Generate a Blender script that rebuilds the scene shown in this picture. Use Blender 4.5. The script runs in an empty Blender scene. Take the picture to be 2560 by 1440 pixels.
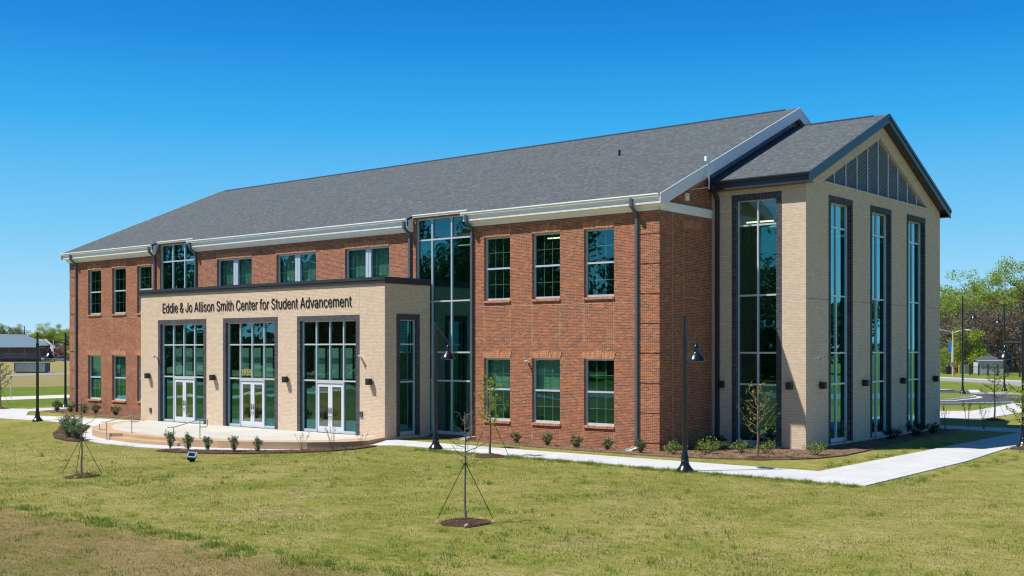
import bpy, bmesh, math, random
import numpy as np
from mathutils import Vector, Matrix
R = math.radians
random.seed(7)
SC = bpy.context.scene
COL = SC.collection
# ------------------------------------------------------------------ camera, sky, sun, exposure
cam = bpy.data.cameras.new('camera')
camo = bpy.data.objects.new('camera', cam)
COL.objects.link(camo)
camo.location = (25.648, -40.774, 4.2)
camo.rotation_euler = (R(90), 0, R(39.551))
cam.sensor_width = 36
cam.lens = 40.0
cam.shift_y = 0.0590
cam.clip_start = 0.5
cam.clip_end = 6000
SC.camera = camo

SUN_EL, SUN_AZ = 56.0, 41.0          # azimuth: sun stands to the front left, measured from -y towards -x
W = bpy.data.worlds.new('World')
SC.world = W
W.use_nodes = True
wn = W.node_tree
wn.nodes.clear()
sky = wn.nodes.new('ShaderNodeTexSky')
sky.sky_type = 'NISHITA'
sky.sun_disc = False
sky.sun_elevation = R(SUN_EL)
sky.sun_rotation = R(180 + SUN_AZ)
sky.air_density = 1.0
sky.dust_density = 0.3
sky.ozone_density = 3.0
tc = wn.nodes.new('ShaderNodeTexCoord')
sx = wn.nodes.new('ShaderNodeSeparateXYZ')
wn.links.new(tc.outputs['Generated'], sx.inputs[0])
ramp = wn.nodes.new('ShaderNodeValToRGB')                    # clear polarised spring sky by elevation
stops = [(0.0, (0.42, 0.64, 0.78)), (0.03, (0.31, 0.565, 0.75)), (0.10, (0.145, 0.455, 0.72)), (0.19, (0.026, 0.325, 0.68)), (0.26, (0.003, 0.205, 0.585)), (0.31, (0.001, 0.145, 0.475)), (0.6, (0.01, 0.085, 0.28)), (1.0, (0.02, 0.08, 0.22))]
cr = ramp.color_ramp
while len(cr.elements) < len(stops): cr.elements.new(0.5)
for el_, (p_, c_) in zip(cr.elements, stops):
    el_.position = p_; el_.color = (*c_, 1)
wn.links.new(sx.outputs[2], ramp.inputs[0])
b1 = wn.nodes.new('ShaderNodeBackground'); b1.inputs['Strength'].default_value = 0.05
wn.links.new(sky.outputs[0], b1.inputs['Color'])
b2 = wn.nodes.new('ShaderNodeBackground'); b2.inputs['Strength'].default_value = 1.0
wn.links.new(ramp.outputs[0], b2.inputs['Color'])
mxs = wn.nodes.new('ShaderNodeMixShader'); mxs.inputs[0].default_value = 0.9
wn.links.new(b1.outputs[0], mxs.inputs[1]); wn.links.new(b2.outputs[0], mxs.inputs[2])
wo = wn.nodes.new('ShaderNodeOutputWorld')
wn.links.new(mxs.outputs[0], wo.inputs[0])
sun = bpy.data.lights.new('sun', 'SUN')
sun.energy = 4.7
sun.angle = R(0.5)
sun.color = (1.0, 0.97, 0.92)
suno = bpy.data.objects.new('sun', sun)
COL.objects.link(suno)
ldir = Vector((math.sin(R(SUN_AZ)) * math.cos(R(SUN_EL)), math.cos(R(SUN_AZ)) * math.cos(R(SUN_EL)), -math.sin(R(SUN_EL))))
suno.rotation_euler = ldir.to_track_quat('-Z', 'Y').to_euler()
suno.location = (-60, -60, 90)
vs = SC.view_settings
vs.view_transform = 'Standard'
vs.look = 'None'
vs.exposure = 0.45
vs.gamma = 1.0
SC.render.engine = 'CYCLES'
SC.cycles.max_bounces = 8
SC.cycles.transparent_max_bounces = 16
SC.cycles.use_denoising = True
SC.cycles.denoising_prefilter = 'ACCURATE'
SC.cycles.denoising_input_passes = 'RGB_ALBEDO_NORMAL'
SC.cycles.use_adaptive_sampling = False
SC.cycles.filter_width = 1.2
SC.cycles.sample_clamp_indirect = 6.0

# ------------------------------------------------------------------ material helpers
class NT:
    def __init__(s, name):
        s.m = bpy.data.materials.new(name)
        s.m.use_nodes = True
        s.t = s.m.node_tree
        s.t.nodes.clear()
        s.out = s.t.nodes.new('ShaderNodeOutputMaterial')
    def n(s, typ, **kw):
        nd = s.t.nodes.new(typ)
        for k, v in kw.items():
            setattr(nd, k, v)
        return nd
    def set(s, sock, v):
        if isinstance(v, bpy.types.NodeSocket):
            s.t.links.new(v, sock)
        elif isinstance(v, (tuple, list)) and len(v) == 3 and sock.type == 'RGBA':
            sock.default_value = (*v, 1)
        else:
            sock.default_value = v
    def math(s, op, a, b=0.0, c=None):
        nd = s.n('ShaderNodeMath', operation=op)
        s.set(nd.inputs[0], a); s.set(nd.inputs[1], b)
        if c is not None: s.set(nd.inputs[2], c)
        return nd.outputs[0]
    def pos(s):
        return s.n('ShaderNodeNewGeometry').outputs['Position']
    def xyz(s, v):
        nd = s.n('ShaderNodeSeparateXYZ'); s.set(nd.inputs[0], v)
        return nd.outputs[0], nd.outputs[1], nd.outputs[2]
    def vec(s, x, y, z=0.0):
        nd = s.n('ShaderNodeCombineXYZ'); s.set(nd.inputs[0], x); s.set(nd.inputs[1], y); s.set(nd.inputs[2], z)
        return nd.outputs[0]
    def noise(s, v, scale, detail=3, rough=0.55, dist=0.0):
        nd = s.n('ShaderNodeTexNoise')
        s.set(nd.inputs['Vector'], v)
        nd.inputs['Scale'].default_value = scale; nd.inputs['Detail'].default_value = detail
        nd.inputs['Roughness'].default_value = rough; nd.inputs['Distortion'].default_value = dist
        return nd.outputs['Fac']
    def white(s, v):
        nd = s.n('ShaderNodeTexWhiteNoise'); nd.noise_dimensions = '3D'; s.set(nd.inputs['Vector'], v)
        return nd.outputs['Value']
    def ramp(s, f, stops, interp='LINEAR'):
        nd = s.n('ShaderNodeValToRGB'); cr = nd.color_ramp; cr.interpolation = interp
        while len(cr.elements) < len(stops): cr.elements.new(0.5)
        for e, (p, c) in zip(cr.elements, stops):
            e.position = p; e.color = (*c, 1)
        s.set(nd.inputs[0], f)
        return nd.outputs[0]
    def mix(s, f, a, b, mode='MIX'):
        nd = s.n('ShaderNodeMix', data_type='RGBA', blend_type=mode)
        s.set(nd.inputs[0], f); s.set(nd.inputs[6], a); s.set(nd.inputs[7], b)
        return nd.outputs[2]
    def bump(s, h, strength=0.4, dist=0.02):
        nd = s.n('ShaderNodeBump'); nd.inputs['Strength'].default_value = strength
        nd.inputs['Distance'].default_value = dist; s.set(nd.inputs['Height'], h)
        return nd.outputs[0]
    def bsdf(s, col, rough=0.7, metal=0.0, spec=0.4, normal=None, **kw):
        b = s.n('ShaderNodeBsdfPrincipled')
        s.set(b.inputs['Base Color'], col); s.set(b.inputs['Roughness'], rough)
        b.inputs['Metallic'].default_value = metal
        b.inputs['Specular IOR Level'].default_value = spec
        if normal is not None: s.set(b.inputs['Normal'], normal)
        for k, v in kw.items(): s.set(b.inputs[k], v)
        return b.outputs[0]
    def done(s, sh):
        s.t.links.new(sh, s.out.inputs['Surface'])
        return s.m

def plain(name, col, rough=0.6, metal=0.0, spec=0.4, var=0.12, vscale=3.0):
    t = NT(name)
    f = t.noise(t.pos(), vscale, 4)
    a = tuple(c * (1 - var) for c in col); b = tuple(min(1, c * (1 + var)) for c in col)
    c = t.ramp(f, [(0.3, a), (0.7, b)])
    return t.done(t.bsdf(c, rough, metal, spec))

def brick_mat(name, palette, mortar, bw, bh, mw, soldier=False, rough=0.85, tone=0.12, var=0.45, grain=0.4):
    t = NT(name)
    p = t.pos(); x, y, z = t.xyz(p)
    u = t.math('ADD', x, y); v = z
    if soldier: u, v = v, u
    row = t.math('FLOOR', t.math('DIVIDE', v, bh))
    par = t.math('MODULO', t.math('ABSOLUTE', row), 2.0)
    uu = t.math('ADD', u, t.math('MULTIPLY', par, bw * 0.5))
    cu = t.math('DIVIDE', uu, bw); cv = t.math('DIVIDE', v, bh)
    colid = t.math('FLOOR', cu)
    fu = t.math('SUBTRACT', cu, colid); fv = t.math('SUBTRACT', cv, row)
    rnd = t.white(t.vec(colid, row, 3.7))
    rnd2 = t.white(t.vec(colid, row, 9.1))
    bc = t.ramp(rnd, palette, 'CONSTANT')
    big = t.noise(p, 0.35, 3)
    fine = t.noise(p, 40.0, 3)
    k = t.math('ADD', t.math('MULTIPLY', t.math('SUBTRACT', rnd2, 0.5), var), t.math('ADD', t.math('MULTIPLY', t.math('SUBTRACT', big, 0.5), tone * 2), t.math('MULTIPLY', t.math('SUBTRACT', fine, 0.5), grain)))
    k = t.math('ADD', 1.0, k)
    sc = t.n('ShaderNodeVectorMath', operation='SCALE'); t.set(sc.inputs[0], bc); t.set(sc.inputs['Scale'], k)
    m1 = t.math('LESS_THAN', fu, mw / bw); m2 = t.math('LESS_THAN', fv, mw / bh)
    m = t.math('MAXIMUM', m1, m2)
    c = t.mix(m, sc.outputs[0], mortar)
    h = t.math('ADD', t.math('SUBTRACT', 1.0, m), t.math('MULTIPLY', fine, 0.3))
    return t.done(t.bsdf(c, rough, 0, 0.25, t.bump(h, 0.5, 0.006)))

RED = [(0.0, (0.30, 0.080, 0.034)), (0.22, (0.35, 0.102, 0.041)), (0.42, (0.265, 0.070, 0.033)), (0.6, (0.39, 0.125, 0.047)), (0.72, (0.215, 0.070, 0.042)), (0.91, (0.135, 0.072, 0.05))]
M = {}
M['brick'] = brick_mat('red_brick', RED, (0.45, 0.325, 0.22), 0.2032, 0.0677, 0.0115)
M['soldier'] = brick_mat('red_soldier_brick', [(0.0, (0.40, 0.125, 0.05)), (0.4, (0.45, 0.15, 0.06)), (0.75, (0.33, 0.09, 0.04))], (0.66, 0.50, 0.32), 0.2032, 0.0677, 0.011, soldier=True)
M['tan'] = brick_mat('tan_brick', [(0.0, (0.645, 0.497, 0.362)), (0.3, (0.675, 0.527, 0.387)), (0.65, (0.625, 0.478, 0.345)), (0.9, (0.685, 0.545, 0.405))], (0.43, 0.325, 0.215), 0.2032, 0.0677, 0.009, tone=0.06, var=0.10, grain=0.1)
M['dark'] = brick_mat('charcoal_brick', [(0.0, (0.052, 0.054, 0.064)), (0.5, (0.072, 0.073, 0.083)), (0.8, (0.04, 0.042, 0.052))], (0.15, 0.15, 0.16), 0.2032, 0.0677, 0.010)
M['darksold'] = brick_mat('charcoal_soldier_brick', [(0.0, (0.052, 0.054, 0.064)), (0.5, (0.072, 0.073, 0.083)), (0.8, (0.04, 0.042, 0.052))], (0.15, 0.15, 0.16), 0.2032, 0.0677, 0.010, soldier=True)
M['caulk'] = plain('joint_sealant', (0.50, 0.39, 0.22), 0.8)
M['caulkgrey'] = plain('metal_flashing_line', (0.62, 0.62, 0.62), 0.5, 0.3)

def shingle_mat():
    t = NT('roof_shingles')
    p = t.pos(); x, y, z = t.xyz(p)
    v = t.math('MULTIPLY', y, 1.09)
    bw, bh = 0.165, 0.143
    row = t.math('FLOOR', t.math('DIVIDE', v, bh))
    sh = t.math('MULTIPLY', t.white(t.vec(row, 4.0, 1.0)), bw)
    cu = t.math('DIVIDE', t.math('ADD', x, sh), bw)
    colid = t.math('FLOOR', cu)
    fv = t.math('SUBTRACT', t.math('DIVIDE', v, bh), row)
    rnd = t.white(t.vec(colid, row, 0.5))
    c = t.ramp(rnd, [(0.0, (0.066, 0.077, 0.081)), (0.22, (0.088, 0.100, 0.103)), (0.45, (0.074, 0.085, 0.089)), (0.68, (0.118, 0.131, 0.134)), (0.86, (0.054, 0.063, 0.067))], 'CONSTANT')
    big = t.noise(p, 0.5, 3)
    grit = t.noise(p, 60.0, 2)
    c = t.mix(0.22, c, t.ramp(big, [(0.3, (0.066, 0.077, 0.081)), (0.7, (0.078, 0.089, 0.093))]))
    c = t.mix(t.math('MULTIPLY', t.math('LESS_THAN', fv, 0.12), 0.6), c, (0.018, 0.02, 0.024))
    c = t.mix(t.math('MULTIPLY', grit, 0.22), c, (0.155, 0.17, 0.172))
    return t.done(t.bsdf(c, 0.9, 0, 0.25, t.bump(t.math('ADD', fv, grit), 0.35, 0.01)))
M['shingle'] = shingle_mat()
M['white'] = plain('white_trim_paint', (0.87, 0.87, 0.85), 0.45, var=0.03)
M['cream'] = plain('cream_trim_paint', (0.84, 0.83, 0.79), 0.5, var=0.04)
M['greytrim'] = plain('pale_grey_trim_paint', (0.74, 0.75, 0.77), 0.45, var=0.03)
M['bronze'] = plain('dark_bronze_metal', (0.045, 0.047, 0.055), 0.35, 0.2, 0.5, var=0.08)
M['slate'] = plain('slate_grey_metal', (0.10, 0.125, 0.15), 0.35, 0.2, 0.5, var=0.08)
M['alu'] = plain('silver_aluminium', (0.62, 0.65, 0.69), 0.38, 0.35, 0.5, var=0.04)
M['door'] = plain('pale_grey_door_paint', (0.66, 0.69, 0.73), 0.4, 0.1, 0.5, var=0.03)
M['steel'] = plain('brushed_steel', (0.55, 0.55, 0.54), 0.3, 0.85, 0.5, var=0.08)
M['brass'] = plain('worn_brass', (0.45, 0.30, 0.14), 0.35, 0.8)
M['gold'] = plain('gold_numerals', (0.80, 0.42, 0.10), 0.4, 0.0, 0.5, var=0.05)
M['ink'] = plain('black_letter_metal', (0.022, 0.022, 0.024), 0.35, 0.2, 0.5)
M['black'] = plain('gloss_black_paint', (0.012, 0.012, 0.014), 0.22, 0.0, 0.6)
M['mattblack'] = plain('matt_black_metal', (0.02, 0.02, 0.021), 0.5)
M['blind'] = plain('pale_shade_fabric', (0.78, 0.80, 0.76), 0.9, var=0.03)
M['muntin'] = plain('pale_green_grille', (0.80, 0.88, 0.84), 0.5, var=0.03)
M['inwall'] = plain('interior_paint', (0.42, 0.42, 0.38), 0.9, var=0.05)
M['infloor'] = plain('interior_carpet', (0.07, 0.075, 0.08), 0.9)
M['inceil'] = plain('ceiling_tile', (0.42, 0.42, 0.40), 0.9)
M['darkrecess'] = plain('dark_recess', (0.02, 0.022, 0.026), 0.9)
M['louverback'] = plain('louver_backing', (0.18, 0.24, 0.31), 0.7)
M['louver'] = plain('louver_metal', (0.34, 0.44, 0.56), 0.4, 0.3, 0.5)
M['flash'] = plain('weathered_flashing', (0.22, 0.27, 0.33), 0.4, 0.3)

def glass_mat(name, tint, refl, base, wav):
    t = NT(name)
    p = t.pos()
    bm = t.bump(t.noise(p, 0.7, 1, 0.4, 0.5), wav, 0.05)
    g = t.n('ShaderNodeBsdfGlossy'); t.set(g.inputs['Color'], refl); g.inputs['Roughness'].default_value = 0.0
    t.set(g.inputs['Normal'], bm)
    tr = t.n('ShaderNodeBsdfTransparent'); t.set(tr.inputs['Color'], tint)
    lw = t.n('ShaderNodeLayerWeight'); lw.inputs['Blend'].default_value = 0.5
    f = t.math('ADD', base, t.math('MULTIPLY', t.math('POWER', lw.outputs['Facing'], 2.5), 1.35))
    f = t.math('MINIMUM', f, 0.95)
    mx = t.n('ShaderNodeMixShader'); t.set(mx.inputs[0], f)
    t.t.links.new(tr.outputs[0], mx.inputs[1]); t.t.links.new(g.outputs[0], mx.inputs[2])
    return t.done(mx.outputs[0])
M['glass'] = glass_mat('tinted_window_glass', (0.38, 0.60, 0.51), (0.26, 0.70, 0.76), 0.20, 0.07)
M['doorglass'] = glass_mat('clear_door_glass', (0.30, 0.42, 0.37), (0.66, 0.86, 0.82), 0.20, 0.06)

def lawn_mat(name, zone=0):
    t = NT(name)
    p = t.pos(); x, y, z = t.xyz(p)
    n1 = t.noise(p, 0.16, 4, 0.6, 0.5)
    n2 = t.noise(p, 0.9, 4, 0.65, 0.4)
    n3 = t.noise(t.vec(t.math('MULTIPLY', x, 0.55), y, z), 5.0, 4, 0.7)
    n4 = t.noise(p, 45.0, 2, 0.7)
    f = t.math('ADD', t.math('MULTIPLY', n1, 0.22), t.math('ADD', t.math('MULTIPLY', n2, 0.24), t.math('ADD', t.math('MULTIPLY', n3, 0.30), t.math('MULTIPLY', n4, 0.36))))
    c = t.ramp(f, [(0.39, (0.066, 0.124, 0.010)), (0.47, (0.152, 0.196, 0.023)), (0.537, (0.256, 0.260, 0.048)), (0.606, (0.375, 0.316, 0.105)), (0.70, (0.51, 0.405, 0.185))])
    wp = t.math('MULTIPLY', t.math('GREATER_THAN', t.noise(t.vec(t.math('MULTIPLY', x, 0.6), y, 9.0), 0.55, 5, 0.7), 0.60), 0.5)
    c = t.mix(wp, c, t.ramp(n3, [(0.35, (0.20, 0.15, 0.06)), (0.65, (0.47, 0.37, 0.18))]))
    sy = t.math('FRACT', t.math('ADD', t.math('DIVIDE', y, 0.61), t.math('MULTIPLY', t.noise(p, 0.5, 3), 0.7)))
    seam = t.math('MULTIPLY', t.math('LESS_THAN', sy, 0.16), t.math('MULTIPLY', t.math('GREATER_THAN', t.noise(t.vec(t.math('MULTIPLY', x, 0.4), y, 3.0), 1.6, 3), 0.52), 0.55))
    c = t.mix(seam, c, t.ramp(n4, [(0.35, (0.16, 0.115, 0.05)), (0.6, (0.46, 0.36, 0.17))]))
    # browner unsodded strip in the foreground, with a ragged edge
    e = t.math('ADD', y, t.math('MULTIPLY', t.math('SUBTRACT', t.noise(p, 1.3, 4), 0.5), 0.9))
    ss = t.n('ShaderNodeMapRange', interpolation_type='SMOOTHSTEP'); t.set(ss.inputs[0], e); ss.inputs[1].default_value = -24.4; ss.inputs[2].default_value = -25.6
    strip = t.math('MULTIPLY', ss.outputs[0], t.math('MINIMUM', 1.0, t.math('ADD', 0.45, t.math('MULTIPLY', n2, 0.8))))
    cb = t.ramp(f, [(0.38, (0.065, 0.105, 0.014)), (0.46, (0.125, 0.13, 0.03)), (0.53, (0.205, 0.155, 0.055)), (0.61, (0.30, 0.205, 0.09)), (0.72, (0.42, 0.32, 0.18))])
    c = t.mix(strip, c, cb)
    # greener turf near the paths on the far left, dry field beyond
    xe = t.math('ADD', x, t.math('MULTIPLY', t.math('SUBTRACT', t.noise(p, 0.12, 3), 0.5), 9.0))
    cg = t.ramp(f, [(0.42, (0.055, 0.125, 0.008)), (0.58, (0.115, 0.19, 0.015)), (0.74, (0.21, 0.245, 0.05))])
    ct = t.ramp(f, [(0.42, (0.17, 0.165, 0.045)), (0.56, (0.30, 0.245, 0.10)), (0.72, (0.40, 0.31, 0.16))])
    g1 = t.math('MULTIPLY', t.math('LESS_THAN', xe, -55.0), t.math('GREATER_THAN', xe, -98.0))
    c = t.mix(t.math('MULTIPLY', g1, 0.85), c, cg)
    c = t.mix(t.math('LESS_THAN', xe, -98.0), c, ct)
    yb = t.math('MULTIPLY', t.math('GREATER_THAN', y, 42.0), t.math('GREATER_THAN', x, -60.0))
    c = t.mix(t.math('MULTIPLY', yb, 0.6), c, cg)
    n5 = t.noise(p, 16.0, 3, 0.75)
    c = t.mix(t.math('MULTIPLY', t.math('LESS_THAN', n5, 0.43), 0.45), c, (0.035, 0.045, 0.012))  # shade in the gaps between blades, painted into the turf colour as dark specks
    h = t.math('ADD', n4, t.math('MULTIPLY', n3, 1.2))
    return t.done(t.bsdf(c, 0.95, 0, 0.1, t.bump(h, 0.9, 0.05)))
M['lawn'] = lawn_mat('lawn_turf')

def concrete_mat(name, col, joint=1.6, jx=True):
    t = NT(name)
    p = t.pos(); x, y, z = t.xyz(p)
    n1 = t.noise(p, 0.5, 5, 0.6); n2 = t.noise(p, 14.0, 4, 0.6)
    f = t.math('ADD', t.math('MULTIPLY', n1, 0.6), t.math('MULTIPLY', n2, 0.4))
    c = t.ramp(f, [(0.32, tuple(k * 0.84 for k in col)), (0.68, tuple(min(1, k * 1.08) for k in col))])
    if joint:
        fx = t.math('FRACT', t.math('DIVIDE', x, joint)); fy = t.math('FRACT', t.math('DIVIDE', y, joint))
        w = 0.028 / joint
        j = t.math('MAXIMUM', t.math('LESS_THAN', fx, w), t.math('LESS_THAN', fy, w))
        c = t.mix(t.math('MULTIPLY', j, 0.7), c, tuple(k * 0.5 for k in col))
    return t.done(t.bsdf(c, 0.9, 0, 0.2, t.bump(n2, 0.2, 0.004)))
M['walk'] = concrete_mat('pale_concrete', (0.53, 0.525, 0.51), 1.83)
M['terr'] = concrete_mat('cream_concrete', (0.52, 0.485, 0.42), 2.4)
M['terrtan'] = concrete_mat('tan_stained_concrete', (0.50, 0.335, 0.205), 0)
M['kerb'] = concrete_mat('kerb_concrete', (0.58, 0.55, 0.50), 3.0)
M['asphalt'] = concrete_mat('fresh_asphalt', (0.075, 0.075, 0.085), 0)
M['oldroad'] = concrete_mat('worn_road', (0.28, 0.28, 0.29), 0)

def mulch_mat(name, cols):
    t = NT(name)
    p = t.pos()
    n = t.noise(p, 30.0, 3, 0.7); n1 = t.noise(p, 2.0, 3)
    f = t.math('ADD', t.math('MULTIPLY', n, 0.75), t.math('MULTIPLY', n1, 0.25))
    c = t.ramp(f, [(0.34, cols[0]), (0.5, cols[1]), (0.68, cols[2])])
    return t.done(t.bsdf(c, 0.95, 0, 0.1, t.bump(n, 1.0, 0.04)))
M['mulch'] = mulch_mat('pine_bark_mulch', [(0.075, 0.042, 0.026), (0.21, 0.13, 0.082), (0.40, 0.27, 0.175)])
M['mulchdark'] = mulch_mat('dark_bark_mulch', [(0.030, 0.017, 0.012), (0.090, 0.052, 0.036), (0.20, 0.128, 0.09)])

def leaf_mat(name, a, b, c3, scale=2.5, trans=0.25):
    t = NT(name)
    p = t.pos()
    rn = t.n('ShaderNodeNewGeometry').outputs['Random Per Island']
    f = t.math('ADD', t.math('MULTIPLY', t.noise(p, scale, 3), 0.55), t.math('MULTIPLY', rn, 0.45))
    c = t.ramp(f, [(0.25, a), (0.5, b), (0.75, c3)])
    d = t.bsdf(c, 0.65, 0, 0.25)
    tl = t.n('ShaderNodeBsdfTranslucent'); t.set(tl.inputs['Color'], c)
    mx = t.n('ShaderNodeMixShader'); mx.inputs[0].default_value = trans
    t.t.links.new(d, mx.inputs[1]); t.t.links.new(tl.outputs[0], mx.inputs[2])
    return t.done(mx.outputs[0])
M['leafshrub'] = leaf_mat('shrub_leaves', (0.05, 0.08, 0.028), (0.12, 0.165, 0.06), (0.25, 0.30, 0.13), 4)
M['leafgrey'] = leaf_mat('grey_green_leaves', (0.06, 0.105, 0.045), (0.15, 0.215, 0.10), (0.28, 0.36, 0.19), 4)
M['leafspread'] = leaf_mat('spreading_shrub_leaves', (0.06, 0.10, 0.025), (0.17, 0.235, 0.05), (0.38, 0.39, 0.09), 4)
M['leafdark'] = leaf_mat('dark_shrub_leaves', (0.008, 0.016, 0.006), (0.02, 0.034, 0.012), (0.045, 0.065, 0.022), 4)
M['leaflime'] = leaf_mat('lime_spring_leaves', (0.17, 0.24, 0.02), (0.30, 0.40, 0.035), (0.45, 0.52, 0.08), 3, 0.4)
M['leafoak'] = leaf_mat('young_oak_leaves', (0.07, 0.12, 0.02), (0.16, 0.24, 0.045), (0.27, 0.34, 0.09), 3, 0.35)
M['leafspring'] = leaf_mat('spring_tree_leaves', (0.17, 0.25, 0.03), (0.30, 0.40, 0.05), (0.46, 0.53, 0.10), 0.5, 0.5)
M['leafolive'] = leaf_mat('olive_tree_leaves', (0.14, 0.18, 0.04), (0.25, 0.28, 0.08), (0.37, 0.37, 0.14), 0.5, 0.45)
M['leafdeep'] = leaf_mat('deep_green_leaves', (0.025, 0.05, 0.018), (0.055, 0.09, 0.028), (0.11, 0.15, 0.05), 0.5, 0.2)
M['leafbrown'] = leaf_mat('bare_twig_haze', (0.11, 0.08, 0.06), (0.19, 0.145, 0.11), (0.28, 0.22, 0.175), 0.4, 0.25)
M['leafpink'] = leaf_mat('redbud_blossom', (0.24, 0.10, 0.10), (0.38, 0.16, 0.17), (0.48, 0.24, 0.25), 0.5, 0.3)
M['blade'] = leaf_mat('grass_blades', (0.10, 0.165, 0.016), (0.225, 0.25, 0.042), (0.41, 0.36, 0.13), 0.9, 0.32)
M['bladegreen'] = leaf_mat('lush_grass_blades', (0.085, 0.17, 0.013), (0.165, 0.27, 0.027), (0.28, 0.35, 0.065), 1.5, 0.4)
M['bark'] = plain('grey_bark', (0.16, 0.14, 0.12), 0.9, var=0.3, vscale=20)
M['barkred'] = plain('reddish_bark', (0.20, 0.125, 0.085), 0.9, var=0.25, vscale=20)
M['barkdark'] = plain('dark_bark', (0.06, 0.045, 0.035), 0.9, var=0.3, vscale=6)
M['stem'] = plain('green_brown_stem', (0.12, 0.12, 0.06), 0.9, var=0.2)
M['strap'] = plain('green_nylon_strap', (0.02, 0.035, 0.02), 0.7)
M['stake'] = plain('pale_wood_stake', (0.45, 0.38, 0.28), 0.8)
M['orangetag'] = plain('orange_tag', (0.65, 0.22, 0.05), 0.6)
def emit_mat(name, col, s):
    t = NT(name); e = t.n('ShaderNodeEmission'); t.set(e.inputs[0], col); e.inputs[1].default_value = s
    return t.done(e.outputs[0])
M['strip'] = emit_mat('ceiling_strip_light', (1.0, 0.80, 0.50), 3.0)

# ------------------------------------------------------------------ mesh helpers
class MB:
    def __init__(s):
        s.v, s.f, s.mi = [], [], []
    def add(s, vs, fs, mi=0):
        o = len(s.v); s.v += [tuple(p) for p in vs]
        for f in fs:
            s.f.append(tuple(i + o for i in f)); s.mi.append(mi)
    def quad(s, a, b, c, d, mi=0): s.add([a, b, c, d], [(0, 1, 2, 3)], mi)
    def box(s, x0, x1, y0, y1, z0, z1, mi=0):
        vs = [(x, y, z) for z in (z0, z1) for y in (y0, y1) for x in (x0, x1)]
        s.add(vs, [(0, 2, 3, 1), (4, 5, 7, 6), (0, 1, 5, 4), (2, 6, 7, 3), (0, 4, 6, 2), (1, 3, 7, 5)], mi)
    def obox(s, c, ax, ay, az, mi=0):        # oriented box from centre and three half axes
        c, ax, ay, az = Vector(c), Vector(ax), Vector(ay), Vector(az)
        vs = [c + ax * i + ay * j + az * k for k in (-1, 1) for j in (-1, 1) for i in (-1, 1)]
        s.add(vs, [(0, 2, 3, 1), (4, 5, 7, 6), (0, 1, 5, 4), (2, 6, 7, 3), (0, 4, 6, 2), (1, 3, 7, 5)], mi)
    def prism(s, poly, z0, z1, mi=0):        # vertical prism over an xy polygon
        n = len(poly)
        vs = [(x, y, z0) for x, y in poly] + [(x, y, z1) for x, y in poly]
        s.add(vs, [tuple(range(n))[::-1], tuple(range(n, 2 * n))] + [(i, (i + 1) % n, n + (i + 1) % n, n + i) for i in range(n)], mi)
    def xprism(s, poly, x0, x1, mi=0):       # prism along x over a yz polygon
        n = len(poly)
        vs = [(x0, y, z) for y, z in poly] + [(x1, y, z) for y, z in poly]
        s.add(vs, [tuple(range(n))[::-1], tuple(range(n, 2 * n))] + [(i, (i + 1) % n, n + (i + 1) % n, n + i) for i in range(n)], mi)
    def yprism(s, poly, y0, y1, mi=0):       # prism along y over an xz polygon
        n = len(poly)
        vs = [(x, y0, z) for x, z in poly] + [(x, y1, z) for x, z in poly]
        s.add(vs, [tuple(range(n)), tuple(range(n, 2 * n))[::-1]] + [(i, (i + 1) % n, n + (i + 1) % n, n + i) for i in range(n)], mi)
    def tube(s, pts, rad, seg=8, mi=0, cap=True):
        pts = [Vector(p) for p in pts]
        if not isinstance(rad, (list, tuple)): rad = [rad] * len(pts)
        rings = []
        up = Vector((0, 0, 1))
        for i, p in enumerate(pts):
            d = (pts[min(i + 1, len(pts) - 1)] - pts[max(i - 1, 0)])
            if d.length < 1e-9: d = Vector((0, 0, 1))
            d.normalize()
            a = d.cross(up if abs(d.z) < 0.95 else Vector((1, 0, 0))).normalized(); b = d.cross(a)
            rings.append([p + (a * math.cos(2 * math.pi * k / seg) + b * math.sin(2 * math.pi * k / seg)) * rad[i] for k in range(seg)])
        vs = [q for r in rings for q in r]
        fs = []
        for i in range(len(pts) - 1):
            for k in range(seg):
                k2 = (k + 1) % seg
                fs.append((i * seg + k, i * seg + k2, (i + 1) * seg + k2, (i + 1) * seg + k))
        if cap:
            fs.append(tuple(range(seg))[::-1]); fs.append(tuple((len(pts) - 1) * seg + k for k in range(seg)))
        s.add(vs, fs, mi)
    def lathe(s, prof, c=(0, 0, 0), seg=20, mi=0):
        vs, fs = [], []
        for r, z in prof:
            for k in range(seg):
                a = 2 * math.pi * k / seg
                vs.append((c[0] + r * math.cos(a), c[1] + r * math.sin(a), c[2] + z))
        for i in range(len(prof) - 1):
            for k in range(seg):
                k2 = (k + 1) % seg
                fs.append((i * seg + k, i * seg + k2, (i + 1) * seg + k2, (i + 1) * seg + k))
        fs.append(tuple(range(seg))[::-1]); fs.append(tuple((len(prof) - 1) * seg + k for k in range(seg)))
        s.add(vs, fs, mi)
    def mesh(s, name, mats):
        me = bpy.data.meshes.new(name)
        me.from_pydata(s.v, [], s.f)
        for m in (mats if isinstance(mats, (list, tuple)) else [mats]): me.materials.append(m)
        if any(s.mi): me.polygons.foreach_set('material_index', s.mi)
        me.update()
        return me
    def build(s, name, mats, parent=None, smooth=False, loc=None):
        me = s.mesh(name, mats)
        if smooth:
            me.polygons.foreach_set('use_smooth', [True] * len(me.polygons))
            try: me.set_sharp_from_angle(angle=R(40))
            except Exception: pass
        return link(name, me, parent, loc)

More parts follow.
